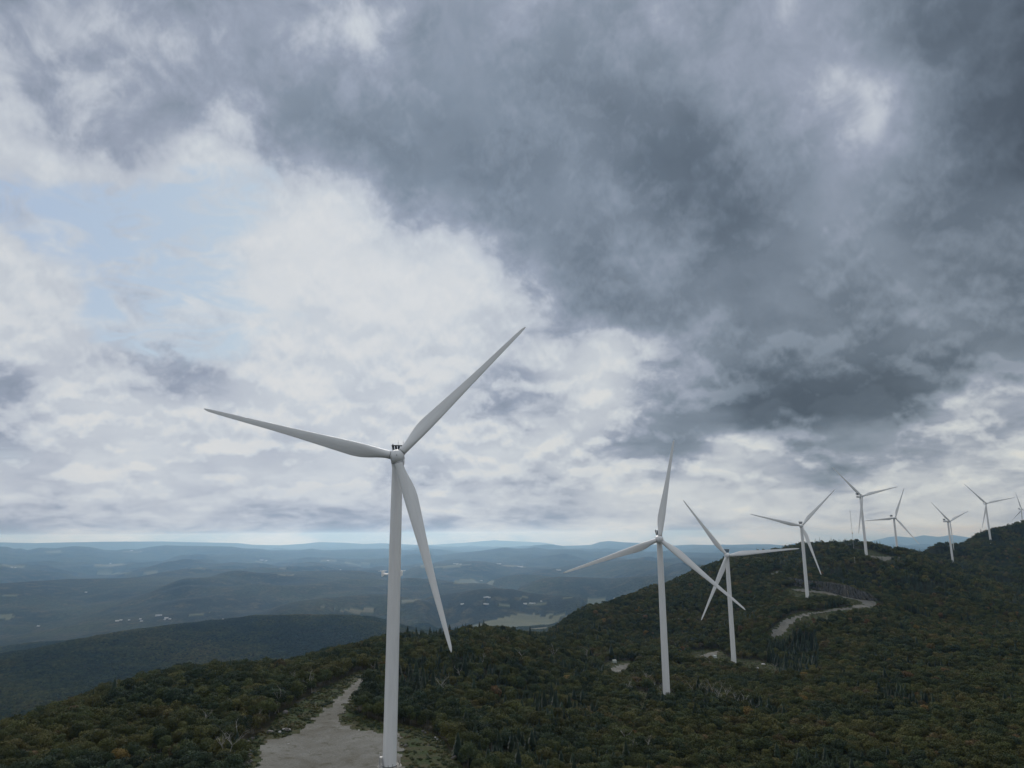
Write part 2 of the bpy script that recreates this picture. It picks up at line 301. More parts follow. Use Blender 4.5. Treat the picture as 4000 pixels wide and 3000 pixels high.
RIDGES = [  # range, radial half width (log), side fade (deg), crest pixels
 (47000, .05, 2, [(1500, 2130), (1700, 2127), (1800, 2121), (1927, 2110), (2017, 2114), (2116, 2119), (2207, 2130)]),
 (45000, .06, 4, [(3300, 2125), (3407, 2112), (3472, 2097), (3512, 2095), (3561, 2100), (3606, 2090), (3666, 2097), (3720, 2089), (3785, 2099), (4000, 2105)]),
 (39000, .07, 3, [(-400, 2124), (0, 2118), (136, 2121), (280, 2118), (407, 2116), (633, 2115), (768, 2118), (927, 2121), (990, 2128), (1090, 2130), (1189, 2124), (1244, 2117), (1352, 2120), (1420, 2125), (1488, 2122), (1623, 2128), (1750, 2131)]),
 (32000, .09, 3, [(1700, 2139), (1900, 2141), (2060, 2137), (2116, 2132), (2200, 2134), (2252, 2132), (2311, 2128), (2342, 2117), (2379, 2113), (2433, 2118), (2492, 2121), (2614, 2133), (2704, 2127), (2800, 2130), (2925, 2126), (3000, 2126), (3060, 2131), (3400, 2140)]),
 (23000, .10, 3, [(-400, 2140), (0, 2135), (30, 2136), (54, 2144), (81, 2142), (108, 2149), (154, 2139), (217, 2141), (289, 2133), (353, 2137), (407, 2148), (452, 2150), (488, 2145), (533, 2146), (588, 2136), (646, 2130), (705, 2132), (814, 2133), (904, 2135), (949, 2142), (1013, 2146), (1058, 2151), (1171, 2149), (1216, 2143), (1262, 2149), (1352, 2147), (1497, 2143), (1578, 2149), (1668, 2153), (1781, 2157)]),
 (19000, .10, 2, [(1740, 2164), (1800, 2160), (1877, 2152), (1972, 2138), (2017, 2143), (2053, 2143), (2089, 2137), (2143, 2146), (2189, 2145), (2234, 2146), (2279, 2149), (2320, 2159), (2388, 2155), (2478, 2162), (2659, 2157), (2800, 2161), (3300, 2170)]),
 (14000, .07, 3, [(2320, 2190), (2500, 2180), (2700, 2178), (2900, 2182)]),
 (11500, .09, 2, [(1600, 2212), (1700, 2203), (1804, 2196), (1849, 2192), (1900, 2196), (1936, 2204), (2026, 2216), (2100, 2224)]),
 (10500, .09, 2, [(2170, 2240), (2207, 2230), (2297, 2209), (2388, 2193), (2478, 2185), (2568, 2193), (2659, 2205), (2749, 2221), (2900, 2230)]),
 (8800, .05, 1.5, [(1880, 2285), (1913, 2270), (1981, 2248), (2049, 2243), (2107, 2246), (2200, 2262)]),
 (6900, .08, 1.5, [(2003, 2303), (2071, 2276), (2116, 2260), (2184, 2252), (2252, 2254), (2388, 2260), (2456, 2254), (2559, 2250), (2636, 2249), (2900, 2245)]),
 (7200, .06, 1.5, [(1560, 2315), (1578, 2308), (1668, 2295), (1736, 2283), (1849, 2280), (1900, 2283), (1960, 2300)]),
 (5300, .07, 1.5, [(1646, 2339), (1759, 2320), (1800, 2314), (1868, 2302), (1936, 2298), (2003, 2302), (2071, 2317), (2162, 2327), (2300, 2335)]),
 (5100, .08, 2, [(1000, 2400), (1049, 2384), (1103, 2362), (1171, 2348), (1262, 2337), (1352, 2330), (1442, 2321), (1510, 2321), (1600, 2335), (1700, 2350)]),
 (9000, .12, 4, [(-300, 2285), (0, 2280), (271, 2262), (588, 2258), (904, 2247), (1036, 2238), (1307, 2228), (1500, 2235)]),
]
_c = pix_dir([-900, -600, 0, 217, 380, 640, 880, 1000, 1300, 1470], [2680, 2640, 2550, 2512, 2476, 2440, 2415, 2400, 2397, 2402])
_CA = np.arctan2(_c[:, 0], _c[:, 1]); _CT = _c[:, 2] / np.hypot(_c[:, 0], _c[:, 1])
def height(x, y, detail=True):
    x = np.asarray(x, float); y = np.asarray(y, float); sh = x.shape
    x = x.ravel(); y = y.ravel(); out = np.empty(len(x))
    for s in range(0, len(x), 40000):
        X, Y = x[s:s + 40000], y[s:s + 40000]; u_ = uv(X, Y); r = np.maximum(np.hypot(X, Y), 20.)
        z = (tpsk(((u_[:, None] - _U[None]) ** 2).sum(-1)) @ _W[:_n] + _W[_n] + u_ @ _W[_n + 1:]) * r
        az_ = np.arctan2(X, Y)
        # undulating lowland and the ranges beyond it
        fz = np.zeros_like(z)
        for a, b, p, L in _fw: fz += np.sin(a * X + b * Y + p) * L ** .75 * .055
        z += fz * np.clip((r - 2600) / 5000, 0, 1) * np.clip(1.2 - r / 60000, .3, 1)
        for Dr, w, fade, poly in RIDGES:
            wob = Dr * (1 + .03 * np.sin(az_ * 17 + Dr) + .02 * np.sin(az_ * 41 + Dr * .3))
            zc, a0, a1 = crest_z(poly, Dr, az_)
            zc = zc * wob / Dr
            edge_ = np.minimum(az_ - a0, a1 - az_) / math.radians(fade)
            k = np.clip(edge_ + .5, 0, 1); k = k * k * (3 - 2 * k)
            t = np.log(r / wob) / w
            g = np.exp(-np.where(t < 0, t * t * .5, t * t)) * k
            z = z + (np.maximum(zc, z) - z) * g
        # the foothills keep under the line at which the photograph shows their crest
        lim = np.interp(az_, _CA, _CT) * r - 12
        kk = np.clip((r - 2350) / 250, 0, 1) * np.clip((4300 - r) / 300, 0, 1) * (az_ < _CA[-1])
        z = z + (np.minimum(z, lim) - z) * kk
        if detail:
            dz = np.zeros_like(z)
            for a, b, p, L in _waves: dz += np.sin(a * X + b * Y + p) * L ** .8 * .012
            z += dz * np.clip((r - 330) / 300, 0, 1) * np.clip(1.6 - r / 4000, .0, 1)
        for tx, ty, tz, _, _ in TURB:                   # level pads round the towers
            k = np.clip((26 - np.hypot(X - tx, Y - ty)) / 16, 0, 1); k = k * k * (3 - 2 * k)
            z = z + (tz - z) * k
        z = np.where(r > 49500, np.minimum(z, -1500.), z)
        out[s:s + 40000] = z
    return out.reshape(sh)
# ground grid, polar round the camera; the drawn mesh is the reference that everything stands on
AZG = np.radians(np.concatenate([np.arange(-180, -60, 3), np.arange(-60, -39, .5), np.arange(-39, 39.001, .1), np.arange(39.5, 60, .5), np.arange(60, 180, 3)]))
RG = np.exp(np.concatenate([np.arange(math.log(30), math.log(170), .05), np.arange(math.log(170), math.log(1500), .006), np.arange(math.log(1500), math.log(12000), .009), np.arange(math.log(12000), math.log(51000), .014)]))
_A, _R = np.meshgrid(AZG, RG, indexing='ij')
ZG = height(np.sin(_A) * _R, np.cos(_A) * _R)
def ground(x, y):
    """height of the drawn ground mesh (bilinear in its own polar cells)"""
    x = np.asarray(x, float); y = np.asarray(y, float)
    a = np.arctan2(x, y); lr = np.hypot(x, y)
    i = np.clip(np.searchsorted(AZG, a) - 1, 0, len(AZG) - 2); j = np.clip(np.searchsorted(RG, lr) - 1, 0, len(RG) - 2)
    fa = np.clip((a - AZG[i]) / (AZG[i + 1] - AZG[i]), 0, 1); fr = np.clip((lr - RG[j]) / (RG[j + 1] - RG[j]), 0, 1)
    return (ZG[i, j] * (1 - fa) + ZG[i + 1, j] * fa) * (1 - fr) + (ZG[i, j + 1] * (1 - fa) + ZG[i + 1, j + 1] * fa) * fr
def hit(px, py, rmin=120., rmax=30000., lift=0.):
    """first ground point met by the ray of a photo pixel"""
    d = pix_dir(px, py); h = math.hypot(d[0], d[1])
    rr = np.exp(np.arange(math.log(rmin), math.log(rmax), .002))
    zz = ground(d[0] / h * rr, d[1] / h * rr) + lift
    k = np.argmax(zz >= d[2] / h * rr)
    return np.array([d[0] / h * rr[k], d[1] / h * rr[k], zz[k] - lift])

# ------------------------------------------------------------------ object helpers
COL = scene.collection
def link_mesh(name, verts, faces, mats, parent=None, smooth=False, fmat=None, loc=None):
    me = bpy.data.meshes.new(name); me.from_pydata([tuple(v) for v in verts], [], [tuple(f) for f in faces])
    for m in (mats if isinstance(mats, (list, tuple)) else [mats]): me.materials.append(m)
    if fmat is not None: me.polygons.foreach_set('material_index', fmat)
    if smooth: me.polygons.foreach_set('use_smooth', [True] * len(me.polygons))
    me.update()
    o = bpy.data.objects.new(name, me); COL.objects.link(o); o.parent = parent
    if loc is not None: o.location = loc
    return o
def big_mesh(name, V, F, mat):
    """numpy arrays of vertices and quads"""
    me = bpy.data.meshes.new(name); me.vertices.add(len(V)); me.vertices.foreach_set('co', np.asarray(V, np.float32).ravel())
    F = np.asarray(F, np.int32); me.loops.add(F.size); me.loops.foreach_set('vertex_index', F.ravel())
    me.polygons.add(len(F)); me.polygons.foreach_set('loop_start', np.arange(0, F.size, F.shape[1], dtype=np.int32))
    me.polygons.foreach_set('loop_total', np.full(len(F), F.shape[1], np.int32))
    me.polygons.foreach_set('use_smooth', np.ones(len(F), bool))
    me.materials.append(mat); me.update(calc_edges=True)
    o = bpy.data.objects.new(name, me); COL.objects.link(o); return o
def empty(name, loc, rz=0., parent=None):
    o = bpy.data.objects.new(name, None); COL.objects.link(o); o.location = loc; o.rotation_euler = (0, 0, rz); o.parent = parent
    o.empty_display_size = .5; return o
def tag(o, label=None, cat=None, group=None, kind=None):
    for k, v in (('label', label), ('category', cat), ('group', group), ('kind', kind)):
        if v: o[k] = v
    return o
class MB:
    """collects shapes into one mesh"""
    def __init__(s): s.v = []; s.f = []; s.m = []
    def add(s, v, f, m=0):
        n = len(s.v); s.v += [tuple(p) for p in v]; s.f += [tuple(i + n for i in q) for q in f]; s.m += [m] * len(f)
    def box(s, c, d, rot=None, m=0):
        M = rot or Matrix.Identity(3)
        v = [Vector(c) + M @ Vector((sx * d[0] / 2, sy * d[1] / 2, sz * d[2] / 2)) for sx in (-1, 1) for sy in (-1, 1) for sz in (-1, 1)]
        s.add(v, [(0, 1, 3, 2), (4, 6, 7, 5), (0, 4, 5, 1), (2, 3, 7, 6), (0, 2, 6, 4), (1, 5, 7, 3)], m)
    def tube(s, pts, rad, n=8, cap=True, m=0):
        pts = [Vector(p) for p in pts]; rings = []
        for i, p in enumerate(pts):
            d = (pts[min(i + 1, len(pts) - 1)] - pts[max(i - 1, 0)]).normalized()
            a = d.orthogonal().normalized() if abs(d.z) < .98 else Vector((1, 0, 0)) - d * d.x
            a.normalize(); b = d.cross(a); r = rad[i] if isinstance(rad, (list, tuple)) else rad
            rings.append([p + a * r * math.cos(6.28318 * k / n) + b * r * math.sin(6.28318 * k / n) for k in range(n)])
        v = [q for r_ in rings for q in r_]; f = []
        for i in range(len(pts) - 1):
            for k in range(n): f.append((i * n + k, i * n + (k + 1) % n, (i + 1) * n + (k + 1) % n, (i + 1) * n + k))
        if cap: f += [tuple(range(n))[::-1], tuple((len(pts) - 1) * n + k for k in range(n))]
        s.add(v, f, m)
    def build(s, name, mats, parent=None, smooth=False, loc=None):
        return link_mesh(name, s.v, s.f, mats, parent, smooth, s.m, loc)
def material(name, color=(.5, .5, .5, 1), rough=.7, spec=.3):
    m = bpy.data.materials.new(name); m.use_nodes = True; m.node_tree.nodes.clear(); n = NT(m.node_tree)
    b = n.new('ShaderNodeBsdfPrincipled'); o = n.new('ShaderNodeOutputMaterial'); n.l.new(b.outputs[0], o.inputs[0])
    n.put(b.inputs['Base Color'], color); b.inputs['Roughness'].default_value = rough; b.inputs['Specular IOR Level'].default_value = spec
    return m, n, b
def bump(n, b, h, dist, strength=1.):
    k = n.new('ShaderNodeBump'); n.put(k.inputs['Height'], h); k.inputs['Distance'].default_value = dist; k.inputs['Strength'].default_value = strength
    n.l.new(k.outputs[0], b.inputs['Normal'])
def mottled(name, c1, c2, scale, rough=.8, detail=4, bdist=0., spec=.3, c3=None, s3=1., obj=True):
    m, n, b = material(name, rough=rough, spec=spec); tc_ = n.new('ShaderNodeTexCoord'); v = tc_.outputs['Object'] if obj else n.new('ShaderNodeNewGeometry').outputs['Position']
    t = n.noise(v, scale, detail, .6).outputs['Fac']
    c = n.mix(n.mapr(t, .35, .65), c1, c2)
    if c3: c = n.mix(n.mapr(n.noise(v, s3, 3, .5).outputs['Fac'], .5, .62), c, c3)
    n.put(b.inputs['Base Color'], c)
    if bdist: bump(n, b, t, bdist)
    return m

# ------------------------------------------------------------------ clearings, gravel, meadows (photo outlines laid on the real ground)
def world_poly(pts, rmin=120., rmax=30000.): return np.array([hit(a, b, rmin, rmax)[:2] for a, b in pts])
def inside(poly, x, y):
    c = np.zeros(np.shape(x), bool); n = len(poly)
    for i in range(n):
        x1_, y1_ = poly[i]; x2_, y2_ = poly[(i + 1) % n]
        if y1_ == y2_: continue
        c ^= ((y1_ > y) != (y2_ > y)) & (x < (x2_ - x1_) * (y - y1_) / (y2_ - y1_) + x1_)
    return c
Q3 = lambda L: [(800 + a / 2.212, 2400 + b / 2.212) for a, b in L]
Q5 = lambda L: [(1700 + a / 2.212, 2300 + b / 2.212) for a, b in L]
Q6 = lambda L: [(2700 + a / 1.7015, 2300 + b / 1.7015) for a, b in L]
Q7 = lambda L: [(2900 + a / 2.011, 1800 + b / 2.011) for a, b in L]
GRAVEL = {
 'near_pad': world_poly(Q3([(300, 1800), (440, 1327), (470, 1130), (560, 1080), (700, 1050), (800, 1020), (880, 960), (960, 880), (1060, 790), (1150, 710), (1240, 630), (1330, 560), (1425, 512), (1450, 520), (1400, 590), (1330, 660), (1280, 720), (1230, 790), (1200, 870), (1180, 940), (1300, 985), (1540, 1025), (1660, 1020), (1690, 1100), (1700, 1200), (1740, 1327), (1800, 1800)]), 120, 400),
 'second_pad': world_poly(Q5([(1480, 700), (1550, 668), (1620, 645), (1730, 645), (1710, 680), (1610, 725), (1560, 745), (1490, 730)]), 450, 700),
 'third_pad': world_poly(Q6([(50, 455), (110, 425), (185, 408), (190, 428), (140, 455), (170, 478), (250, 478), (245, 510), (200, 518), (100, 495)]), 500, 800),
 'bend': world_poly(Q6([(520, 330), (565, 250), (615, 203), (700, 178), (800, 158), (900, 140), (1050, 120), (1140, 105), (1100, 80), (1040, 64), (880, 30), (860, 18), (900, 14), (1060, 52), (1140, 66), (1240, 88), (1245, 106), (1180, 127), (1050, 142), (900, 160), (780, 185), (710, 210), (660, 245), (645, 275), (615, 315), (560, 330)]), 620, 1050),
 'fourth_pad': world_poly(Q7([(350, 1000), (480, 1006), (640, 1026), (840, 1068), (830, 1082), (700, 1062), (560, 1040), (420, 1026)]), 750, 1050),
 'upper_road': world_poly(Q7([(205, 895), (240, 876), (305, 856), (308, 882), (250, 908), (225, 916)]), 850, 1200),
 'fifth_pad': world_poly(Q7([(985, 748), (1060, 753), (1150, 749), (1300, 750), (1305, 763), (1200, 770), (1060, 778), (1000, 768)]), 950, 1300),
 'eighth_pad': world_poly(Q7([(1690, 654), (1950, 648), (2010, 652), (1960, 660), (1760, 664)]), 1350, 1800),
}
CLEAR = [
 world_poly(Q3([(150, 2400), (300, 1327), (330, 1100), (560, 980), (640, 850), (760, 790), (900, 720), (1000, 640), (1150, 580), (1300, 500), (1420, 485), (1490, 500), (1440, 590), (1370, 650), (1340, 760), (1300, 830), (1400, 900), (1540, 940), (1680, 950), (1800, 970), (1950, 1020), (2060, 1080), (2110, 1180), (2230, 1327), (2500, 2400)]), 100, 400),
 world_poly(Q5([(1430, 650), (1560, 620), (1740, 625), (1740, 690), (1660, 770), (1560, 770), (1440, 730)]), 450, 720),
 world_poly(Q5([(1690, 780), (1790, 750), (1900, 820), (2020, 870), (2080, 925), (1980, 960), (1800, 890), (1700, 850)]), 330, 520),
 world_poly(Q6([(-20, 410), (190, 395), (240, 450), (300, 470), (400, 472), (520, 495), (600, 540), (640, 600), (560, 620), (440, 575), (350, 565), (280, 525), (200, 530), (80, 510), (-20, 475)]), 500, 800),
 world_poly(Q6([(470, 350), (560, 240), (615, 195), (800, 150), (1050, 112), (1100, 85), (1040, 70), (860, 35), (700, 20), (860, 5), (1060, 45), (1240, 80), (1285, 115), (1190, 160), (1050, 180), (920, 200), (900, 225), (800, 232), (740, 250), (700, 280), (680, 320), (630, 360), (520, 365)]), 600, 1080),
 world_poly(Q7([(320, 1005), (400, 985), (520, 1000), (700, 1035), (860, 1070), (960, 1110), (850, 1145), (700, 1100), (560, 1108), (480, 1124), (380, 1105), (340, 1055)]), 720, 1100),
 world_poly(Q7([(195, 900), (240, 870), (320, 845), (325, 885), (250, 915)]), 850, 1200),
 world_poly(Q7([(840, 688), (980, 695), (1100, 735), (1320, 742), (1320, 768), (1080, 785), (980, 770), (920, 725), (850, 712)]), 900, 1350),
 world_poly(Q7([(1680, 652), (1950, 645), (2030, 652), (1970, 664), (1760, 668)]), 1350, 1800)]
for t in TURB[3:8]:
    CLEAR.append(np.array([(t[0] + 11 * math.cos(a), t[1] + 11 * math.sin(a)) for a in np.linspace(0, 6, 12)]))
CLEAR.append(np.array([(TURB[1][0] + 7 * math.cos(a), TURB[1][1] + 7 * math.sin(a)) for a in np.linspace(0, 6, 12)]))
Z1 = lambda x0, L: [(x0 + a / 2.212, 2050 + b / 2.212) for a, b in L]
FIELD = [(world_poly(p, 2000, 60000), c) for p, c in [
 (Z1(1800, [(30, 895), (300, 820), (470, 778), (640, 768), (700, 795), (860, 812), (850, 832), (760, 872), (600, 885), (300, 905)]), .4),
 (Z1(1800, [(700, 770), (950, 785), (930, 805), (870, 812), (760, 795)]), .4), (Z1(1800, [(590, 898), (760, 880), (740, 905), (600, 912)]), .8),
 (Z1(900, [(950, 745), (1000, 725), (1200, 718), (1262, 738), (1240, 756), (980, 760)]), .75), (Z1(900, [(760, 712), (860, 722), (940, 735), (850, 735)]), .5),
 (Z1(900, [(1480, 655), (1655, 648), (1570, 682), (1480, 686)]), .6), (Z1(0, [(-40, 770), (160, 782), (85, 822), (-40, 824)]), .3),
 (Z1(0, [(790, 425), (960, 412), (1145, 410), (1080, 427), (900, 432)]), .5), (Z1(0, [(1220, 406), (1650, 385), (1890, 385), (1740, 397), (1380, 409)]), .5), (Z1(0, [(1670, 372), (1750, 370), (1750, 388), (1670, 390)]), .5),
 (Z1(0, [(805, 352), (950, 340), (1085, 344), (1000, 356), (870, 360)]), .7), (Z1(0, [(-30, 372), (100, 348), (225, 358), (130, 376)]), .4), (Z1(0, [(-30, 610), (200, 606), (210, 614), (60, 620)]), .3), (Z1(0, [(380, 225), (520, 215), (540, 240), (390, 240)]), .4),
 (Z1(1800, [(-60, 480), (120, 475), (290, 484), (230, 512), (-60, 508)]), .35), (Z1(1800, [(340, 352), (530, 345), (570, 370), (420, 364)]), .8), (Z1(900, [(1600, 350), (1750, 365), (1940, 345), (2110, 345), (1930, 374), (1650, 377)]), .4),
 (Z1(900, [(400, 430), (555, 427), (545, 442), (400, 444)]), .6), (Z1(900, [(950, 324), (1225, 328), (1225, 335), (950, 332)]), .6), (Z1(900, [(780, 316), (920, 314), (920, 322), (790, 322)]), .8), (Z1(900, [(200, 312), (320, 310), (320, 322), (230, 322)]), .8),
 (Z1(1800, [(190, 640), (350, 632), (350, 642), (200, 650)]), .7), (Z1(1800, [(280, 700), (440, 692), (420, 716), (290, 716)]), .3), (Z1(1800, [(500, 622), (590, 620), (580, 640), (500, 640)]), .5), (Z1(1800, [(860, 630), (980, 630), (960, 642), (880, 642)]), .35), (Z1(1800, [(1030, 637), (1260, 632), (1240, 644), (1090, 647)]), .35),
 (Z1(1800, [(560, 676), (760, 672), (740, 690), (570, 692)]), .45), (Z1(0, [(1580, 792), (1820, 758), (1840, 768), (1600, 802)]), .35), (Z1(0, [(1010, 232), (1230, 224), (1210, 246), (1090, 240)]), .9), (Z1(900, [(180, 384), (245, 382), (240, 394), (190, 394)]), .5), (Z1(900, [(420, 372), (480, 370), (480, 378), (430, 380)]), .5),
]]

# ground sheet
gx, gy = np.sin(_A) * _R, np.cos(_A) * _R
na, nr = _A.shape
I = np.arange(na * nr).reshape(na, nr)
F = np.stack([I[:-1, :-1], I[:-1, 1:], I[1:, 1:], I[1:, :-1]], -1).reshape(-1, 4)
Fw = np.stack([I[-1, :-1], I[-1, 1:], I[0, 1:], I[0, :-1]], -1).reshape(-1, 4)
c0 = na * nr; Fc = np.stack([I[:, 0], np.roll(I[:, 0], -1), np.full(na, c0), np.full(na, c0)], -1)
def pnoise(x, y, L, seed):
    r_ = np.random.RandomState(seed); o = np.zeros(np.shape(x))
    for i in range(7):
        a, p = r_.rand(2) * 6.283; l = L * (.6 + .9 * r_.rand()); o += np.sin(6.283 / l * (math.cos(a) * x + math.sin(a) * y) + p)
    return o / 2.65
gm, n, b = material("forest_ground", rough=.95, spec=.1)
pos = n.new('ShaderNodeNewGeometry').outputs['Position']
fieldA = n.new('ShaderNodeAttribute', attribute_name='meadow').outputs['Fac']
toneA = n.new('ShaderNodeAttribute', attribute_name='tone').outputs['Fac']
clearA = n.new('ShaderNodeAttribute', attribute_name='clearing').outputs['Fac']
farA = n.new('ShaderNodeAttribute', attribute_name='canopy').outputs['Fac']
tA = n.noise(pos, .0011, 5, .6).outputs['Fac']; tB = n.noise(pos, .045, 5, .72).outputs['Fac']; tC = n.noise(pos, .008, 3, .6).outputs['Fac']
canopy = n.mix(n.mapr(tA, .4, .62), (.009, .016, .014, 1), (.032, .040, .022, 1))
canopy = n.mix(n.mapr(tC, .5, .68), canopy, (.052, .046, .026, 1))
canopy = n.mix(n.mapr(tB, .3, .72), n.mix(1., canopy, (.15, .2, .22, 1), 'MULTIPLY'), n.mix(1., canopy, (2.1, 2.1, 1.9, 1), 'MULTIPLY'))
floor_ = n.mix(n.mapr(n.noise(pos, .6, 4, .6).outputs['Fac'], .4, .6), (.018, .020, .010, 1), (.035, .030, .016, 1))
g1 = n.noise(pos, .18, 5, .65).outputs['Fac']; g2 = n.noise(pos, 1.3, 4, .6).outputs['Fac']
grass = n.mix(n.mapr(g1, .40, .60), (.026, .042, .013, 1), (.050, .046, .024, 1))
grass = n.mix(n.mapr(g2, .3, .7), n.mix(1., grass, (.6, .62, .6, 1), 'MULTIPLY'), n.mix(1., grass, (1.4, 1.4, 1.35, 1), 'MULTIPLY'))
near = n.mix(clearA, floor_, grass)
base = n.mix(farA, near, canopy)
fstripe = n.noise(n.vmath('MULTIPLY', pos, (.004, .03, .01)), 1., 3, .6).outputs['Fac']
meadow = n.mix(toneA, (.080, .100, .058, 1), (.15, .13, .085, 1))
meadow = n.mix(n.mapr(fstripe, .3, .7), n.mix(1., meadow, (.75, .78, .8, 1), 'MULTIPLY'), meadow)
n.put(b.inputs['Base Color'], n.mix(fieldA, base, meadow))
hgt = n.math('ADD', n.math('MULTIPLY', tB, n.math('MULTIPLY', farA, n.math('SUBTRACT', 1., fieldA))), n.math('MULTIPLY', g2, .01))
bump(n, b, hgt, 26., 1.)
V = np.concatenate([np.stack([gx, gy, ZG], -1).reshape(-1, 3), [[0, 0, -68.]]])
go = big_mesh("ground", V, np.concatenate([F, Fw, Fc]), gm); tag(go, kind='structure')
fx, fy, fr = gx.ravel(), gy.ravel(), _R.ravel()
fm = np.zeros(len(V)); ft = np.zeros(len(V)); cm = np.zeros(len(V)); fc = np.zeros(len(V))
for poly, tone in FIELD:
    k = inside(poly, fx, fy); 
    fm[:-1][k] = 1; ft[:-1][k] = tone
for poly in CLEAR: cm[:-1][inside(poly, fx, fy)] = 1
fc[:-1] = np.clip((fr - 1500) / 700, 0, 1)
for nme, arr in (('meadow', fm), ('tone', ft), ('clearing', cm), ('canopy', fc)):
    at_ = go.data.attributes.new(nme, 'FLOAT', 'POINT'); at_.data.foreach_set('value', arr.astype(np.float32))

# gravel roads and pads, a hand's breadth above the ground
gv, n, b = material("gravel", rough=.95, spec=.1)
pos = n.new('ShaderNodeNewGeometry').outputs['Position']
a = n.noise(pos, .09, 5, .65, .6).outputs['Fac']; c = n.noise(pos, 2.2, 4, .7).outputs['Fac']; d = n.noise(pos, .35, 4, .6).outputs['Fac']
gc = n.mix(n.mapr(a, .38, .62), (.165, .165, .152, 1), (.115, .110, .094, 1))
gc = n.mix(n.mapr(d, .56, .70, 0, .75), gc, (.068, .064, .042, 1))
gc = n.mix(n.mapr(c, .3, .7), n.mix(1., gc, (.72, .72, .72, 1), 'MULTIPLY'), n.mix(1., gc, (1.2, 1.2, 1.2, 1), 'MULTIPLY'))
n.put(b.inputs['Base Color'], gc); bump(n, b, c, .08)
def drape(name, poly, mat, lift=.12, step=None, kind='structure'):
    ar = np.arctan2(poly[:, 0], poly[:, 1]); rr = np.hypot(poly[:, 0], poly[:, 1]); rm = rr.mean()
    da = .9 / rm if rm < 400 else 1.6 / rm; dr = .004 if rm < 400 else .0035
    aa = np.arange(ar.min() - .01, ar.max() + .01, da * .6); lr = np.exp(np.arange(math.log(rr.min()) - .02, math.log(rr.max()) + .02, dr))
    A_, R_ = np.meshgrid(aa, lr, indexing='ij'); X, Y = np.sin(A_) * R_, np.cos(A_) * R_
    k_ = .7 + rm / 900
    inn = inside(poly, X + k_ * pnoise(X, Y, 7, 3) + .3 * pnoise(X, Y, 2.2, 9), Y + k_ * 1.4 * pnoise(X, Y, 6, 4))
    Zs = ground(X, Y) + lift
    idx = np.full(X.shape, -1); cell = inn[:-1, :-1] & inn[1:, 1:] & inn[1:, :-1] & inn[:-1, 1:]
    use = np.zeros(X.shape, bool)
    for sx, sy in ((0, 0), (1, 0), (0, 1), (1, 1)): use[sx:use.shape[0] - 1 + sx, sy:use.shape[1] - 1 + sy] |= cell
    idx[use] = np.arange(use.sum())
    i_, j_ = np.nonzero(cell)
    Fq = np.stack([idx[i_, j_], idx[i_, j_ + 1], idx[i_ + 1, j_ + 1], idx[i_ + 1, j_]], -1)
    return tag(big_mesh(name, np.stack([X[use], Y[use], Zs[use]], -1), Fq, mat), kind=kind)
for nme, poly in GRAVEL.items():
    drape('gravel_road' if nme in ('bend', 'upper_road') else 'gravel_pad', poly, gv)

# ------------------------------------------------------------------ wind turbines
white, n, b = material("turbine_paint", rough=.42, spec=.4)
tc_ = n.new('ShaderNodeTexCoord')
st_ = n.noise(n.vmath('MULTIPLY', tc_.outputs['Object'], (1.2, 1.2, .12)), 1., 4, .6).outputs['Fac']
n.put(b.inputs['Base Color'], n.mix(n.mapr(st_, .3, .7), (.62, .63, .64, 1), (.70, .71, .715, 1)))
dark = material("cooler_dark", (.02, .022, .025, 1), .6)[0]
seal = material("seal_rubber", (.03, .03, .032, 1), .7)[0]
steel = mottled("galvanised_steel", (.32, .33, .34, 1), (.42, .43, .44, 1), 3., .5)
concrete = mottled("concrete", (.30, .29, .27, 1), (.22, .21, .19, 1), 1.2, .9, bdist=.02)
HUBH, OVER, TILT = 84., 4.6, R(6)

def blade_mesh():
    key = [(1.7, 2.35, 1.17, 1.0, 16), (3.2, 2.35, 1.17, .97, 16), (5.2, 2.75, 1.22, .72, 15), (7.5, 3.4, 1.27, .5, 13.5), (10., 3.95, 1.32, .38, 12), (12.5, 4.1, 1.32, .32, 10), (16, 3.8, 1.24, .28, 8),
           (22, 3.2, 1.05, .25, 5.5), (30, 2.45, .82, .22, 3), (38, 1.85, .62, .2, 1.4), (46, 1.45, .47, .18, .3), (52, 1.08, .35, .17, -.3), (54.6, .82, .27, .16, -.5), (55.6, .5, .16, .16, -.6), (56., .06, .03, .2, -.6)]
    K = np.array(key); rs = np.concatenate([np.linspace(1.7, 16, 16), np.linspace(18, 52, 15), [53.4, 54.6, 55.2, 55.7, 56.]])
    nphi = 22; v = []; f = []
    for i, r in enumerate(rs):
        c, le, tk, tw = [np.interp(r, K[:, 0], K[:, k]) for k in (1, 2, 3, 4)]
        foil = np.clip((r - 3) / 7, 0, 1)
        for k in range(nphi):
            p = 2 * math.pi * k / nphi; x = .5 * math.cos(p); y = .5 * tk * math.sin(p)
            y *= (1 - foil) + foil * (.12 + .95 * ((math.cos(p) * .5 + .5) ** .62)) * 1.05
            X = le - c * (.5 - x); Yv = y * c
            t_ = math.radians(tw); X, Yv = X * math.cos(t_) - Yv * math.sin(t_), Yv * math.cos(t_) + X * math.sin(t_)
            v.append((X, -Yv - .0006 * (r - 2) ** 2 * .35, r))            # -Y is upwind; a slight bend
        if i:
            for k in range(nphi): f.append(((i - 1) * nphi + k, (i - 1) * nphi + (k + 1) % nphi, i * nphi + (k + 1) % nphi, i * nphi + k))
    f += [tuple(range(nphi))[::-1], tuple((len(rs) - 1) * nphi + k for k in range(nphi))]
    me = bpy.data.meshes.new("blade"); me.from_pydata(v, [], f); me.materials.append(white)
    me.polygons.foreach_set('use_smooth', [True] * len(me.polygons)); me.update(); return me
BLADE = blade_mesh()
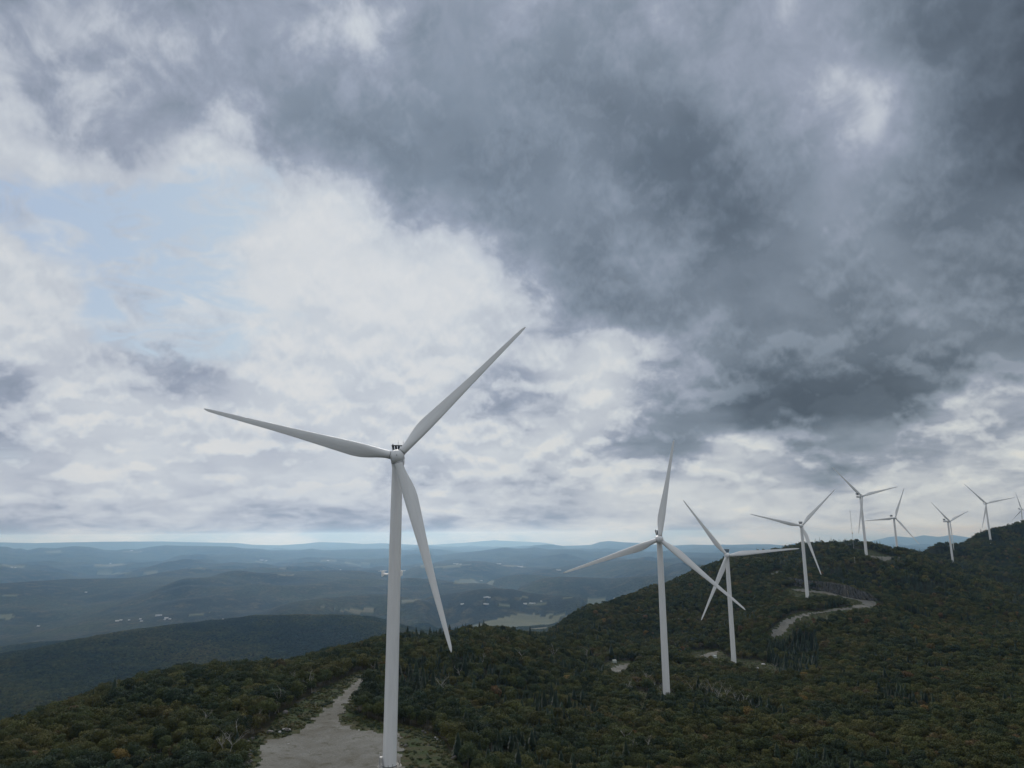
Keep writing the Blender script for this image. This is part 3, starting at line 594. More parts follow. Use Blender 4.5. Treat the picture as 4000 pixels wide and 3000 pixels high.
def lathe(prof, nseg, axis='z', lob=None):
    """prof: (position along the axis, radius)"""
    v = []; f = []
    for i, (p, r) in enumerate(prof):
        for k in range(nseg):
            a = 2 * math.pi * k / nseg; rr = r * (lob(a, p) if lob else 1)
            v.append((rr * math.cos(a), rr * math.sin(a), p) if axis == 'z' else (rr * math.sin(a), -p, rr * math.cos(a)))
        if i:
            for k in range(nseg):
                q = ((i - 1) * nseg + k, (i - 1) * nseg + (k + 1) % nseg, i * nseg + (k + 1) % nseg, i * nseg + k)
                f.append(q if axis == 'z' else q)
    f += [tuple(range(nseg))[::-1], tuple((len(prof) - 1) * nseg + k for k in range(nseg))]
    return v, f
def shade(o, ang=40):
    for p in o.data.polygons: p.use_smooth = True
    o.data.set_sharp_from_angle(angle=R(ang)); return o
def nacelle_mb():
    m = MB(); secs = []
    for y, w, h, zc in [(-2.3, 3.3, 3.2, 84.), (-1.9, 3.7, 3.6, 84.), (0., 3.9, 3.9, 84.), (5.5, 3.9, 3.9, 84.05), (8.2, 3.7, 3.6, 84.15), (8.8, 3.2, 3.0, 84.2)]:
        ring = []
        for k in range(24):
            a = 2 * math.pi * (k + .5) / 24; ca, sa = math.cos(a), math.sin(a); e = .42
            ring.append((w / 2 * math.copysign(abs(ca) ** e, ca), y, zc + h / 2 * math.copysign(abs(sa) ** e, sa)))
        secs.append(ring)
    v = [p for r_ in secs for p in r_]; f = []
    for i in range(len(secs) - 1):
        for k in range(24): f.append((i * 24 + k, (i + 1) * 24 + k, (i + 1) * 24 + (k + 1) % 24, i * 24 + (k + 1) % 24))
    f += [tuple(range(24)), tuple(len(v) - 24 + k for k in range(24))[::-1]]
    m.add(v, f); return m
def make_turbine():
    root = empty('wind_turbine', (0, 0, 0))
    v, f = lathe([(-2.5, 1.94), (.35, 1.94), (.36, 1.9), (20, 1.86), (20.01, 1.875), (20.12, 1.875), (20.13, 1.86), (48, 1.76), (48.01, 1.775), (48.12, 1.775), (48.13, 1.76), (66, 1.66), (80.5, 1.55), (81.2, 1.55), (82.2, 1.7)], 56)
    shade(link_mesh('tower', v, f, white, root), 30)
    m = MB(); vv, ff = lathe([(0, 1.93), (0, 1.955), (.34, 1.955), (.34, 1.93)], 56); m.add(vv, ff); m.build('base_flange', seal, root)
    v, f = lathe([(-2.5, 3.3), (.1, 3.3), (.22, 3.15), (.22, 1.9)], 48); shade(link_mesh('foundation', v, f, concrete, root))
    for k in range(14):
        a = 6.283 * (k + .3) / 14; m = MB(); m.tube([(2.75 * math.cos(a), 2.75 * math.sin(a), .1), (2.75 * math.cos(a), 2.75 * math.sin(a), .75 + .2 * (k % 3))], .055, 6); m.build('bollard_post', dark, root)
    door = MB(); door.box((-1.87, .25, 3.2), (.12, .9, 2.1)); door.build('door', steel, root)
    s = MB()                                                        # stair up to the door on the left side
    for k in range(9): s.box((-2.15 - .0, -1.95 + .235 * k - .25, .42 + .25 * k), (.95, .28, .05))
    s.box((-2.35, .35, 2.28), (.9, 1.2, .06))
    for sx in (-2.65, -1.98): s.tube([(sx, -2.4, .1), (sx, -.1, 2.3)], .06, 6)
    for sx in (-2.78, -1.98): s.tube([(sx, .9, 0), (sx, .9, 2.3)], .05, 6); s.tube([(sx, -.1, 0), (sx, -.1, 2.3)], .05, 6)
    st = s.build('stairs', steel, root)
    s = MB()
    for sx in (-2.72,):
        s.tube([(sx, -2.4, .1), (sx, -2.4, 1.2), (sx, -.1, 3.35), (sx, .95, 3.35), (sx, .95, 2.3)], .035, 6); s.tube([(sx, -2.35, .6), (sx, -.1, 2.8), (sx, .95, 2.8)], .025, 6)
        s.box((sx + .02, -1.2, 1.75), (.03, 3.2, .55), Matrix.Rotation(R(43), 3, 'X'))
    s.build('handrail', steel, st)
    na_ = shade(nacelle_mb().build('nacelle', white, root), 50)
    # cooler on the rear of the roof: dark panels with gaps in a white frame
    for sx in (-1, 1):
        c = MB(); c.add([(sx * 1.55, 5.0, 85.95), (sx * 1.55, 8.3, 85.95), (sx * 2.15, 8.3, 88.75), (sx * 2.15, 7.2, 88.75), (sx * 1.65, 5.0, 85.95), (sx * 1.65, 8.3, 85.95), (sx * 2.25, 8.3, 88.75), (sx * 2.25, 7.2, 88.75)],
              [(0, 1, 2, 3), (7, 6, 5, 4), (0, 3, 7, 4), (1, 5, 6, 2), (3, 2, 6, 7), (0, 4, 5, 1)])
        c.build('cooler_frame', white, na_)
    for k in range(5):
        cx = -1.62 + .81 * k
        m = MB(); m.add([(cx * .82 - .27, 7.9, 86.05), (cx * .82 + .27, 7.9, 86.05), (cx * 1.12 + .36, 7.9, 88.62), (cx * 1.12 - .36, 7.9, 88.62), (cx * .82 - .27, 8.2, 86.05), (cx * .82 + .27, 8.2, 86.05), (cx * 1.12 + .36, 8.2, 88.62), (cx * 1.12 - .36, 8.2, 88.62)],
              [(0, 1, 2, 3), (7, 6, 5, 4), (0, 3, 7, 4), (1, 5, 6, 2), (3, 2, 6, 7), (0, 4, 5, 1)]); m.build('cooler_panel', dark, na_)
    m = MB(); m.box((0, 7.75, 88.72), (4.5, 1.2, .16)); m.build('cooler_top_beam', dark, na_)
    for x in (-.2, 1.35):
        m = MB(); m.tube([(x, 7.6, 88.8), (x, 7.6, 89.5), (x, 7.6, 90.4)], [.06, .05, .03], 6); m.box((x, 7.6, 89.6), (.28, .28, .08)); m.build('wind_sensor_mast', steel, na_)
    m = MB(); m.tube([(-1.8, 7.6, 88.8), (-1.8, 7.6, 89.1), (-1.8, 7.6, 89.2)], [.16, .16, .05], 10); m.build('beacon', seal, na_)
    for sx in (-1.97, 1.97):
        m = MB(); m.box((sx, 3.2, 84.3), (.04, 1.5, .5)); m.build('vent', dark, na_)
    hub = Vector((0, -OVER, HUBH)); A = Vector((0, -math.cos(TILT), math.sin(TILT)))
    he = empty('rotor', hub, parent=root); he.rotation_euler = (-TILT, 0, 0)      # local -Y is the rotor axis, +Z up
    v, f = lathe([(-2.05, 1.5), (-1.9, 2.05), (-1.2, 2.22), (.2, 2.22), (.9, 2.0), (1.45, 1.6), (1.85, 1.1), (2.08, .55), (2.14, .1)], 48, 'y', lambda a, p: 1 - .10 * (.5 + .5 * math.cos(3 * a)) * (1 if p < 1.2 else .4))
    sp = shade(link_mesh('spinner', v, f, white, he), 35); sp.data.flip_normals()
    m = MB(); m.tube([(0, -2.1, 0), (0, -2.2, 0)], .13, 10); m.build('nose_cap', dark, sp)
    for k in range(3):
        bo = bpy.data.objects.new('blade', BLADE); COL.objects.link(bo); bo.parent = he
        m = MB(); m.tube([(0, 0, 1.98), (0, 0, 2.06)], 1.215, 40, False); m.tube([(0, 0, 2.06), (0, 0, 1.98)], 1.16, 40, False)
        vs = m.v; cl = link_mesh('root_seal', vs, m.f, seal, bo)
    return root, he
def set_rotor(he, phase):
    t_ = [c for c in he.children if c.name.startswith('blade')]
    for k, bo in enumerate(t_):
        bo.matrix_basis = Matrix.Rotation(phase + k * 2 * math.pi / 3, 4, 'Y') @ Matrix.Rotation(R(2.1), 4, 'X')
def copy_tree(o, parent=None):
    c = o.copy(); COL.objects.link(c); c.parent = parent
    for ch in list(o.children): copy_tree(ch, c)
    return c
TL = ["large white wind turbine nearest the viewer, standing on the gravel pad, one blade hanging low",
      "white wind turbine rising from dead bleached trees, one blade pointing almost straight up",
      "white wind turbine on the grassy knoll pad behind, its right blade lying level",
      "white wind turbine standing just left of the road bend below the grey rock cut",
      "white wind turbine on the hilltop pad beside the thin measuring mast",
      "white wind turbine standing behind the spruce-topped crest, its foot hidden, one blade pointing left",
      "white wind turbine standing lowest in the dip between the two wooded hills",
      "white wind turbine on the shoulder of the far right wooded hill",
      "tiny far white wind turbine cut off by the right edge, behind the highest hill"]
proto, rot0 = make_turbine()
for i, (tx, ty, tz, yw, ph) in enumerate(TURB):
    o = proto if i == 0 else copy_tree(proto)
    o.location = (tx, ty, tz); o.rotation_euler = (0, 0, R(yw))
    set_rotor([c for c in o.children if c.name.startswith('rotor')][0], R(ph))
    tag(o, TL[i], 'wind turbine', 'wind turbines along the ridge')

# ------------------------------------------------------------------ small white drone seen on both sides of the first tower
def make_drone():
    P = Vector(at(1532, 2238, 224.)); root = empty('drone', P, R(4)); pl = material("drone_plastic", (.8, .81, .82, 1), .4)[0]
    m = MB(); secs = []
    m.box((0, 0, 0), (1.6, 2.6, .9)); m.box((0, -.2, .5), (1.1, 1.9, .3)); m.build('body', pl, root)
    m = MB(); m.box((0, -1.5, -.25), (.5, .5, .45)); m.build('camera', dark, root)
    for sx in (-1, 1):
        for sy in (-1, 1):
            m = MB(); m.tube([(sx * .6, sy * .9, .0), (sx * 1.6, sy * 1.5, -.35), (sx * 2.75, sy * 1.9, -.15)], [.22, .2, .2], 8)
            m.tube([(sx * 2.75, sy * 1.9, -.9), (sx * 2.75, sy * 1.9, .55)], [.16, .3], 8); am = m.build('arm', pl, root)
            m = MB(); m.box((sx * 2.75, sy * 1.9, .62), (2.3, .26, .05), Matrix.Rotation(R(20 * sx * sy), 3, 'Z')); m.box((sx * 2.75, sy * 1.9, .6), (.3, .3, .12)); m.build('propeller', pl, am)
    tag(root, "small white drone hovering low behind the tower of the nearest wind turbine", "drone")
make_drone()

# ------------------------------------------------------------------ met mast, poles, boxes, boulders, rock cut
def on_ground(px, py, rmin=120., rmax=30000.): return hit(px, py, rmin, rmax)
mx, my, _ = at(3335, 2142, 1215.); mz = float(ground(mx, my)); top = at(3322, 1995, 1215.)[2]; Hm = top - mz
root = empty('measuring_mast', (mx, my, mz)); tag(root, "thin grey lattice measuring mast standing among the spruces of the hilltop", "mast")
m = MB()
for k in range(3):
    a = 2.094 * k; m.tube([(.32 * math.cos(a), .32 * math.sin(a), -1), (.32 * math.cos(a), .32 * math.sin(a), Hm)], .07, 5)
for k in range(int(Hm / 1.2)):
    a, b_ = 2.094 * (k % 3), 2.094 * ((k + 1) % 3); m.tube([(.32 * math.cos(a), .32 * math.sin(a), k * 1.2), (.32 * math.cos(b_), .32 * math.sin(b_), (k + 1) * 1.2)], .045, 4, False)
m.build('lattice', steel, root)
for z_ in (.45, .62, .8, .97):
    m = MB(); m.tube([(-1.6, 0, Hm * z_), (1.6, 0, Hm * z_)], .05, 5); m.box((1.6, 0, Hm * z_ + .25), (.3, .3, .4)); m.build('sensor_boom', steel, root)
m = MB(); m.tube([(.1, -.2, Hm * .42), (.1, -.2, Hm * .42 + 1.6)], .75, 10); m.build('dish_housing', steel, root)
x_, y_, z_ = on_ground(3341, 2214, 800); root = MB(); root.tube([(0, 0, -1), (.1, 0, 6), (-.1, 0, 13.)], [.3, .24, .18], 8); root.box((0, 0, 11.6), (1.6, .16, .16))
tag(root.build('utility_pole', steel, None, False, (x_, y_, z_)), "pale wooden utility pole standing alone in the forest below the measuring mast", "utility pole")
boxp = mottled("pale_green_paint", (.42, .46, .44, 1), (.36, .40, .38, 1), 2., .5)
for (px, py, lab) in [(2400, 2590, "pale boxy transformer cabinet on the grass above the second gravel patch"), (2793, 2571, "pale transformer cabinet on the gravel beside the third turbine")]:
    P = on_ground(px, py, 400); root = empty('transformer_cabinet', P, R(20)); tag(root, lab, 'transformer cabinet', 'transformer cabinets at the turbine pads')
    m = MB(); m.box((0, 0, 1.05), (2.6, 2.0, 1.9)); m.box((0, 0, .05), (3.0, 2.4, .3)); m.build('housing', boxp, root)
    m = MB(); m.box((0, 0, 2.06), (2.8, 2.2, .12)); m.build('lid', boxp, root); m = MB(); m.box((-.62, -1.02, 1.05), (1.15, .05, 1.6)); m.box((.62, -1.02, 1.05), (1.15, .05, 1.6)); m.build('door', boxp, root)
rock = mottled("field_stone", (.07, .065, .065, 1), (.13, .12, .12, 1), 2.5, .9, 5, .05, c3=(.08, .09, .05, 1), s3=1.4)
prock = mottled("pale_stone", (.36, .35, .35, 1), (.50, .49, .48, 1), 2.5, .9, 5, .05)
def boulder(P, s, mat, label, group, seed, name='boulder'):
    bm = bmesh.new(); bmesh.ops.create_icosphere(bm, subdivisions=3, radius=1.); rs_ = random.Random(seed)
    pl_ = [(Vector((rs_.gauss(0, 1), rs_.gauss(0, 1), rs_.gauss(0, 1))).normalized(), .55 + .4 * rs_.random()) for _ in range(9)]
    for v in bm.verts:
        for d_, h_ in pl_:
            k = v.co.dot(d_) - h_
            if k > 0: v.co -= d_ * k * .9
        v.co += Vector([math.sin(v.co[j] * 7 + seed) * .03 for j in (1, 2, 0)])
        v.co = Vector((v.co.x * s[0], v.co.y * s[1], v.co.z * s[2] + s[2] * .45))
    me = bpy.data.meshes.new(name); bm.to_mesh(me); bm.free(); me.materials.append(mat); o = bpy.data.objects.new(name, me); COL.objects.link(o)
    o.location = P; o.rotation_euler = (0, 0, seed); tag(o, label, 'boulder', group); return o
BO = [((410, 1083), 1.0, 0), ((372, 1118), 1.2, 0), ((362, 1148), .9, 0), ((352, 1172), .9, 0), ((378, 1194), 1.0, 0), ((386, 1220), .8, 0), ((368, 1250), 1.1, 0), ((378, 1282), 1.2, 0), ((350, 1300), 1.1, 0), ((330, 1318), .9, 0),
      ((565, 1030), 1.3, 0), ((590, 1026), .8, 0), ((645, 1025), .7, 1), ((684, 1000), .7, 1), ((706, 1014), 1.3, 0), ((730, 1006), .7, 1), ((695, 862), 1.5, 0), ((2010, 1085), .7, 1), ((2030, 1100), .5, 1), ((1990, 1070), .5, 1), ((1885, 1015), .9, 0), ((1905, 1030), .7, 0), ((1735, 1142), .8, 0), ((1700, 1137), .5, 0), ((2150, 1250), 1.2, 0), ((720, 1122), .4, 1), ((1330, 1006), .35, 1)]
BW = {**{i: "dark boulder in the row edging the left side of the gravel pad" for i in range(10)}, 10: "broad dark boulder at the gravel pad's upper left corner, left of the pale ones", 11: "small dark boulder leaning on the broad one at the pad's upper left corner",
      12: "small pale boulder on the verge between the dark pad-corner boulders and the road mouth", 13: "small pale boulder lying on top of the pile by the road mouth", 14: "large dark flat boulder of the pile by the road mouth", 15: "small pale boulder at the right end of the pile by the road mouth",
      16: "big lone mossy boulder up the grassy bank left of the gravel road", 17: "largest white stone of the small heap in the shrubs right of the nearest turbine", 18: "small white stone at the lower right of the heap right of the nearest turbine", 19: "small white stone at the upper left of the heap right of the nearest turbine",
      20: "grey boulder in the shrubs right of the nearest tower, above the white heap", 21: "smaller grey boulder beside the grey one above the white heap", 22: "grey stone on the dirt just right of the nearest tower", 23: "pebble-sized grey stone touching the nearest tower's right side stone",
      24: "dark boulder at the lower right edge of the clearing", 25: "small pale stone lying alone on the open gravel of the pad", 26: "tiny pale stone at the pad's far edge beside the grass, left of the tower"}
for i, ((a, c), s_, wh) in enumerate(BO):
    px, py = Q3([(a, c)])[0]; P = on_ground(px, py, 150, 420)
    boulder(P, (s_ * .9, s_ * .75, s_ * .55), prock if wh else rock, BW[i], 'boulders round the nearest gravel pad', i * 3 + 1)
for j, (px, py, lab) in enumerate([(2983, 2597, "pale boulder on the grassy edge of the third turbine's pad, far right"), (2938, 2624, "left of two pale boulders on the bank right of the third turbine"), (2957, 2612, "right of two pale boulders on the bank right of the third turbine")]):
    boulder(on_ground(px, py, 450, 900), (1.7, 1.3, .8), prock, lab, 'boulders near the third turbine', 91 + j)
# rock cut behind the fourth turbine
rk, n, b = material("cut_rock", rough=.9, spec=.15)
pos = n.new('ShaderNodeNewGeometry').outputs['Position']
ra = n.noise(n.vmath('MULTIPLY', pos, (1., 1., .25)), .5, 6, .65).outputs['Fac']; rb = n.noise(pos, .12, 3, .5).outputs['Fac']
rc = n.mix(n.mapr(ra, .35, .65), (.035, .038, .036, 1), (.10, .10, .10, 1)); rc = n.mix(n.mapr(rb, .5, .65, 0, .6), rc, (.06, .055, .03, 1))
n.put(b.inputs['Base Color'], rc); bump(n, b, ra, .6)
topL = [(330, 912), (430, 925), (520, 940), (620, 948), (700, 957), (780, 970), (850, 985), (900, 1010), (1000, 1042), (1070, 1088)]
botL = [(335, 975), (440, 1000), (520, 1015), (620, 1030), (700, 1048), (780, 1066), (860, 1085), (920, 1095), (1000, 1106), (1070, 1108)]
nb = 120; rs_ = np.random.RandomState(3)
B3 = []
for k in range(nb):
    t_ = k / (nb - 1) * (len(topL) - 1); i = min(int(t_), len(topL) - 2); f_ = t_ - i
    lp = lambda L: Q7([(L[i][0] * (1 - f_) + L[i + 1][0] * f_, L[i][1] * (1 - f_) + L[i + 1][1] * f_)])[0]
    bx_, by_ = lp(botL); tx_, ty_ = lp(topL); Pb = on_ground(bx_, by_, 700, 1100); rb_ = math.hypot(Pb[0], Pb[1]) + 4
    Pt = at(tx_, ty_, rb_ + 3); B3.append((at(bx_, by_, rb_), Pt, rb_))
v = []; f = []; nv = 14
for k, (pb, pt, r_) in enumerate(B3):
    dd = Vector((pb[0], pb[1], 0)).normalized()
    for j in range(nv):
        s_ = j / (nv - 3) if j < nv - 2 else 1.
        q = Vector(pb) * (1 - s_) + Vector(pt) * s_
        q += dd * (1.1 * math.sin(k * .9 + j * .7) * math.sin(k * .23) + rs_.randn() * .35 + s_ * 3)
        if j == 0: q.z -= 4
        if j == nv - 2: q += dd * 2; q.z -= .6
        if j == nv - 1: q += dd * 20; q.z -= 7
        v.append(q)
    if k:
        for j in range(nv - 1): f.append(((k - 1) * nv + j, k * nv + j, k * nv + j + 1, (k - 1) * nv + j + 1))
tag(link_mesh('rock_cut', v, f, rk), kind='structure')

# ------------------------------------------------------------------ farm buildings and a pond in the valley
wallm = mottled("white_boards", (.56, .55, .53, 1), (.48, .47, .45, 1), .4, .7); roofm = mottled("metal_roof", (.42, .43, .45, 1), (.34, .36, .38, 1), .2, .5); roofd = mottled("dark_roof", (.12, .11, .11, 1), (.16, .14, .13, 1), .3, .8)
glass = material("dark_glass", (.03, .035, .04, 1), .2)[0]
def house(P, L, W, H, rz, label, group, rmat, name='farm_building', cat='farm building'):
    root = empty(name, P, rz); tag(root, label, cat, group)
    m = MB(); v = [(-L / 2, -W / 2, -2), (L / 2, -W / 2, -2), (L / 2, W / 2, -2), (-L / 2, W / 2, -2), (-L / 2, -W / 2, H), (L / 2, -W / 2, H), (L / 2, W / 2, H), (-L / 2, W / 2, H), (-L / 2, 0, H + W * .3), (L / 2, 0, H + W * .3)]
    m.add(v, [(0, 1, 5, 4), (2, 3, 7, 6), (1, 2, 6, 9, 5), (3, 0, 4, 8, 7)]); m.build('wall', wallm, root)
    e = .6; m = MB(); z0, z1 = H + .05 - e * .6, H + W * .3 + .12
    for s_ in (-1, 1):
        a_ = [(-L / 2 - e, s_ * (W / 2 + e), z0), (L / 2 + e, s_ * (W / 2 + e), z0), (L / 2 + e, 0, z1), (-L / 2 - e, 0, z1)]
        m.add(a_ + [(p[0], p[1], p[2] + .25) for p in a_], [(0, 1, 2, 3), (7, 6, 5, 4), (0, 4, 5, 1), (1, 5, 6, 2), (3, 2, 6, 7), (0, 3, 7, 4)])
    m.build('roof', rmat, root)
    for k in range(max(2, int(L / 6))):
        m = MB(); m.box((-L / 2 + (k + .5) * L / max(2, int(L / 6)), -W / 2 - .05, H * .55), (1.4, .12, 1.5)); m.build('window', glass, root)
    m = MB(); m.box((L / 2 + .05, 0, H * .35), (.12, 3., H * .7)); m.build('door', roofd, root)
HS = [  # zoom origin x, px, py, length, label
 (0, 1012, 835, 26, "cream farm building, leftmost of the valley row below the dark plateau"), (0, 1045, 828, 22, "long low grey-roofed shed just right of the leftmost valley farm building"), (0, 1115, 826, 16, "lone white house second from left in the valley row"),
 (0, 1213, 819, 18, "white house above another one in the middle of the valley row"), (0, 1222, 836, 20, "white house below another one in the middle of the valley row"), (0, 1370, 789, 50, "long white barn standing highest at the right end of the valley row"),
 (0, 1437, 812, 28, "white barn between the long barn and the small sheds of the valley row"), (0, 1424, 822, 14, "small white shed lying lower left of the right-end barn"), (0, 1467, 820, 18, "small white shed at the far right end of the valley row"),
 (0, 1930, 823, 18, "tiny white house alone on the dark foothill left of the nearest turbine"), (0, 743, 586, 24, "single white house in the middle of the dark forest plateau"), (0, 100, 370, 45, "white barn on the green field at the far left edge"), (0, 132, 371, 30, "smaller white barn right of the far left barn"),
 (0, 332, 879, 24, "grey-white house low in the forest at the far left"), (0, 1136, 226, 110, "tiny pale barn on the tan clearing below the distant hill"), (0, 952, 337, 60, "pale barn at the top of the tan field strip"),
 (900, 268, 307, 110, "long white barn on the tan patch below the distant domed hill, left"), (900, 310, 310, 50, "white shed right of the long distant barn"), (900, 842, 311, 60, "white farmhouse on the brown patch under the domed hill"), (900, 950, 390, 30, "tiny white house in dark forest left of the nearest tower"),
 (900, 1935, 338, 40, "left white farmhouse of three on the green rise behind the low blade"), (900, 1960, 341, 50, "middle white farmhouse of three on the green rise behind the low blade"), (900, 1988, 343, 34, "right white farmhouse of three on the green rise behind the low blade"),
 (900, 2167, 486, 45, "white barn at the right end of the light green strip field"), (900, 2004, 691, 28, "small white house left of the wooded hill houses"),
 (1800, 208, 634, 20, "left white building of three on the wooded hill above the big field"), (1800, 228, 631, 26, "middle white building of three on the wooded hill above the big field"), (1800, 246, 634, 20, "right white building of three on the wooded hill above the big field"),
 (1800, 208, 691, 22, "left white house at the foot of the wooded hill"), (1800, 228, 690, 26, "right white house at the foot of the wooded hill"), (1800, 556, 687, 30, "long pale shed on the meadow edge above the big field"), (1800, 605, 686, 22, "pale shed between two others above the big field"), (1800, 632, 687, 24, "rightmost pale shed above the big field"),
 (1800, 694, 666, 16, "small tan house above the rightmost pale shed"), (1800, 512, 366, 120, "big pale industrial shed on the distant tan patch"), (1800, 330, 340, 90, "pale building left of the distant tan patch"), (1800, 845, 397, 90, "pale building near the tip of the second turbine's left blade"), (1800, 1330, 640, 20, "white house at the foot of the nearer wooded slope"),
]
for i, (x0, a, c, L, lab) in enumerate(HS):
    px, py = Z1(x0, [(a, c)])[0]; P = on_ground(px, py, 2000, 60000); r_ = random.Random(i)
    L_ = .8 * L
    house(P, L_, 6 + L_ * .16, 3.5 + L_ * .05, R(r_.uniform(-25, 25)), lab, 'farm buildings scattered through the valley', roofm if i % 3 else wallm)
pm, n, b = material("pond_water", (.55, .60, .62, 1), .25, .5)
drape('pond', world_poly(Z1(900, [(1203, 968), (1215, 958), (1260, 950), (1300, 944), (1340, 941), (1340, 947), (1290, 953), (1250, 962), (1210, 970)]), 2000, 8000), material("pond_water_surface", (.30, .32, .33, 1), .12, .8)[0], 1.5)

# ------------------------------------------------------------------ trees
tint_stops = [(0., (.020, .032, .024)), (.2, (.030, .044, .022)), (.4, (.054, .062, .022)), (.6, (.080, .075, .028)), (.75, (.088, .066, .034)), (.87, (.115, .066, .032)), (1., (.145, .105, .032))]
def leaf_material(name, k=1.):
    m, n, b = material(name, rough=.75, spec=.12)
    t_ = n.new('ShaderNodeAttribute', attribute_name='tint', attribute_type='INSTANCER').outputs['Fac']
    oc = n.new('ShaderNodeTexCoord').outputs['Object']
    v_ = n.noise(oc, .55, 3, .6).outputs['Fac']; rnd = n.new('ShaderNodeObjectInfo').outputs['Random']
    tt = n.math('ADD', t_, n.math('MULTIPLY', n.math('SUBTRACT', v_, .5), .22))
    c = n.ramp(tt, tint_stops)
    br = n.math('MULTIPLY', n.math('ADD', .76, n.math('MULTIPLY', rnd, .8)), n.mapr(v_, .3, .7, .75 * k, 1.3 * k))
    n.put(b.inputs['Base Color'], n.mix(1., c, n.comb(br, br, br), 'MULTIPLY'))
    return m
leafm = leaf_material("leaves"); 
bark = mottled("bark", (.06, .055, .045, 1), (.11, .10, .085, 1), 3., .9)
pale_bark = mottled("bleached_wood", (.34, .33, .31, 1), (.23, .22, .20, 1), 2., .8)
def leaf_quads(rs_, C, Nn, size):
    """one small bent leaf spray per centre"""
    n_ = len(C); a = np.cross(Nn, rs_.randn(n_, 3)); a /= np.linalg.norm(a, axis=1, keepdims=True) + 1e-9
    b_ = np.cross(Nn, a); s_ = size * (.6 + .8 * rs_.rand(n_, 1)); e = .45 + .5 * rs_.rand(n_, 1)
    V = np.stack([C - a * s_, C - b_ * s_ * e - Nn * s_ * .25, C + a * s_, C + b_ * s_ * e - Nn * s_ * .25], 1).reshape(-1, 3)
    return V, np.arange(n_ * 4).reshape(-1, 4)
def crown_np(seed, nleaf, rad, hgt, z0, size):
    rs_ = np.random.RandomState(seed); nl = 13; L = []
    for i in range(nl):
        a = rs_.rand() * 6.283; q = math.sqrt(rs_.rand()) * rad * .68; zz = z0 + hgt * (.30 + .55 * rs_.rand() * (1 - .5 * (q / rad)))
        L.append((q * math.cos(a), q * math.sin(a), zz, rad * (.30 + .26 * rs_.rand())))
    L.append((0, 0, z0 + hgt * .66, rad * .5)); L = np.array(L)
    w = L[:, 3] ** 2; k = rs_.choice(len(L), nleaf, p=w / w.sum())
    d = rs_.randn(nleaf, 3); d[:, 2] = d[:, 2] * .9 + .35; d /= np.linalg.norm(d, axis=1, keepdims=True)
    rr = L[k, 3:4] * (.72 + .34 * rs_.rand(nleaf, 1))
    C = L[k, :3] + d * rr * np.array([1, 1, .85])
    Nn = d + rs_.randn(nleaf, 3) * .45; Nn /= np.linalg.norm(Nn, axis=1, keepdims=True)
    keep = np.ones(nleaf, bool)
    for lx, ly, lz, lr in L: keep &= ~(((C - [lx, ly, lz]) ** 2).sum(1) < (lr * .55) ** 2)
    return leaf_quads(rs_, C[keep], Nn[keep], size)
def spruce_np(seed, nt, rad, hgt, z0, dens=1.):
    rs_ = np.random.RandomState(seed); V = []; F = []
    for t in range(nt):
        f = t / nt; z = z0 + (hgt - z0) * (f ** .9); r = rad * (1 - f) ** .85 * (.85 + .3 * rs_.rand()) + .12; nb_ = max(5, int((11 - 6 * f) * dens))
        for k in range(nb_):
            a = 6.283 * (k + rs_.rand() * .8) / nb_ + t; rl = r * (.7 + .45 * rs_.rand()); w = .16 + rl * .24; dz = -.28 * rl - .1; ca, sa = math.cos(a), math.sin(a)
            p = [(0, 0, .15), (ca * rl * .55 - sa * w, sa * rl * .55 + ca * w, dz * .45), (ca * rl, sa * rl, dz), (ca * rl * .55 + sa * w, sa * rl * .55 - ca * w, dz * .45)]
            n0 = len(V); V += [(q[0], q[1], q[2] + z) for q in p]; F.append((n0, n0 + 1, n0 + 2, n0 + 3))
    n0 = len(V); V += [(-.12, 0, hgt - .5), (0, .12, hgt - .5), (.0, 0, hgt + .45), (.12, -.1, hgt - .5)]; F.append((n0, n0 + 1, n0 + 2, n0 + 3))
    return np.array(V), np.array(F)
def trunk_mb(seed, h, r, limbs=4, start=.45):
    rs_ = random.Random(seed); m = MB(); m.tube([(0, 0, -.8), (.05, 0, h * .4), (rs_.uniform(-.2, .2), rs_.uniform(-.2, .2), h)], [r, r * .75, r * .2], 6, False)
    for k in range(limbs):
        a = rs_.uniform(0, 6.28); z_ = h * (start + .35 * k / limbs); l = h * .28
        m.tube([(0, 0, z_), (math.cos(a) * l * .5, math.sin(a) * l * .5, z_ + l * .35), (math.cos(a) * l, math.sin(a) * l, z_ + l * .9)], [r * .4, r * .28, r * .08], 4, False)
    return m
def snag_mb(seed, h):
    rs_ = random.Random(seed); m = MB()
    def grow(p, d, l, r, lev):
        n_ = 3; pts = [p]; 
        for i in range(n_):
            d = (d + Vector((rs_.gauss(0, .16), rs_.gauss(0, .16), rs_.gauss(.05, .08)))).normalized(); pts.append(pts[-1] + d * l / n_)
        m.tube(pts, [r, r * .82, r * .64, r * .45], 5 if lev < 2 else 4, False)
        if lev < 3:
            for k in range(rs_.choice((2, 3, 3)) if lev else rs_.choice((4, 5, 6))):
                q = pts[rs_.choice((1, 2, 3) if lev else (1, 2, 2, 3, 3))]; a = rs_.uniform(0, 6.28)
                nd = (d * .8 + Vector((math.cos(a), math.sin(a), .35)) * rs_.uniform(.45, .85)).normalized(); grow(q, nd, l * rs_.uniform(.4, .62), r * .5, lev + 1)
    grow(Vector((0, 0, -.5)), Vector((rs_.gauss(0, .06), rs_.gauss(0, .06), 1)), h * .62, .10, 0)
    return m
def np_mesh(name, V, F, mat):
    me = bpy.data.meshes.new(name); me.from_pydata([tuple(p) for p in V], [], [tuple(q) for q in F.tolist()]); me.materials.append(mat); me.update(); return me
def mb_mesh(name, mb, mat):
    me = bpy.data.meshes.new(name); me.from_pydata(mb.v, [], mb.f); me.materials.append(mat); me.update(); return me
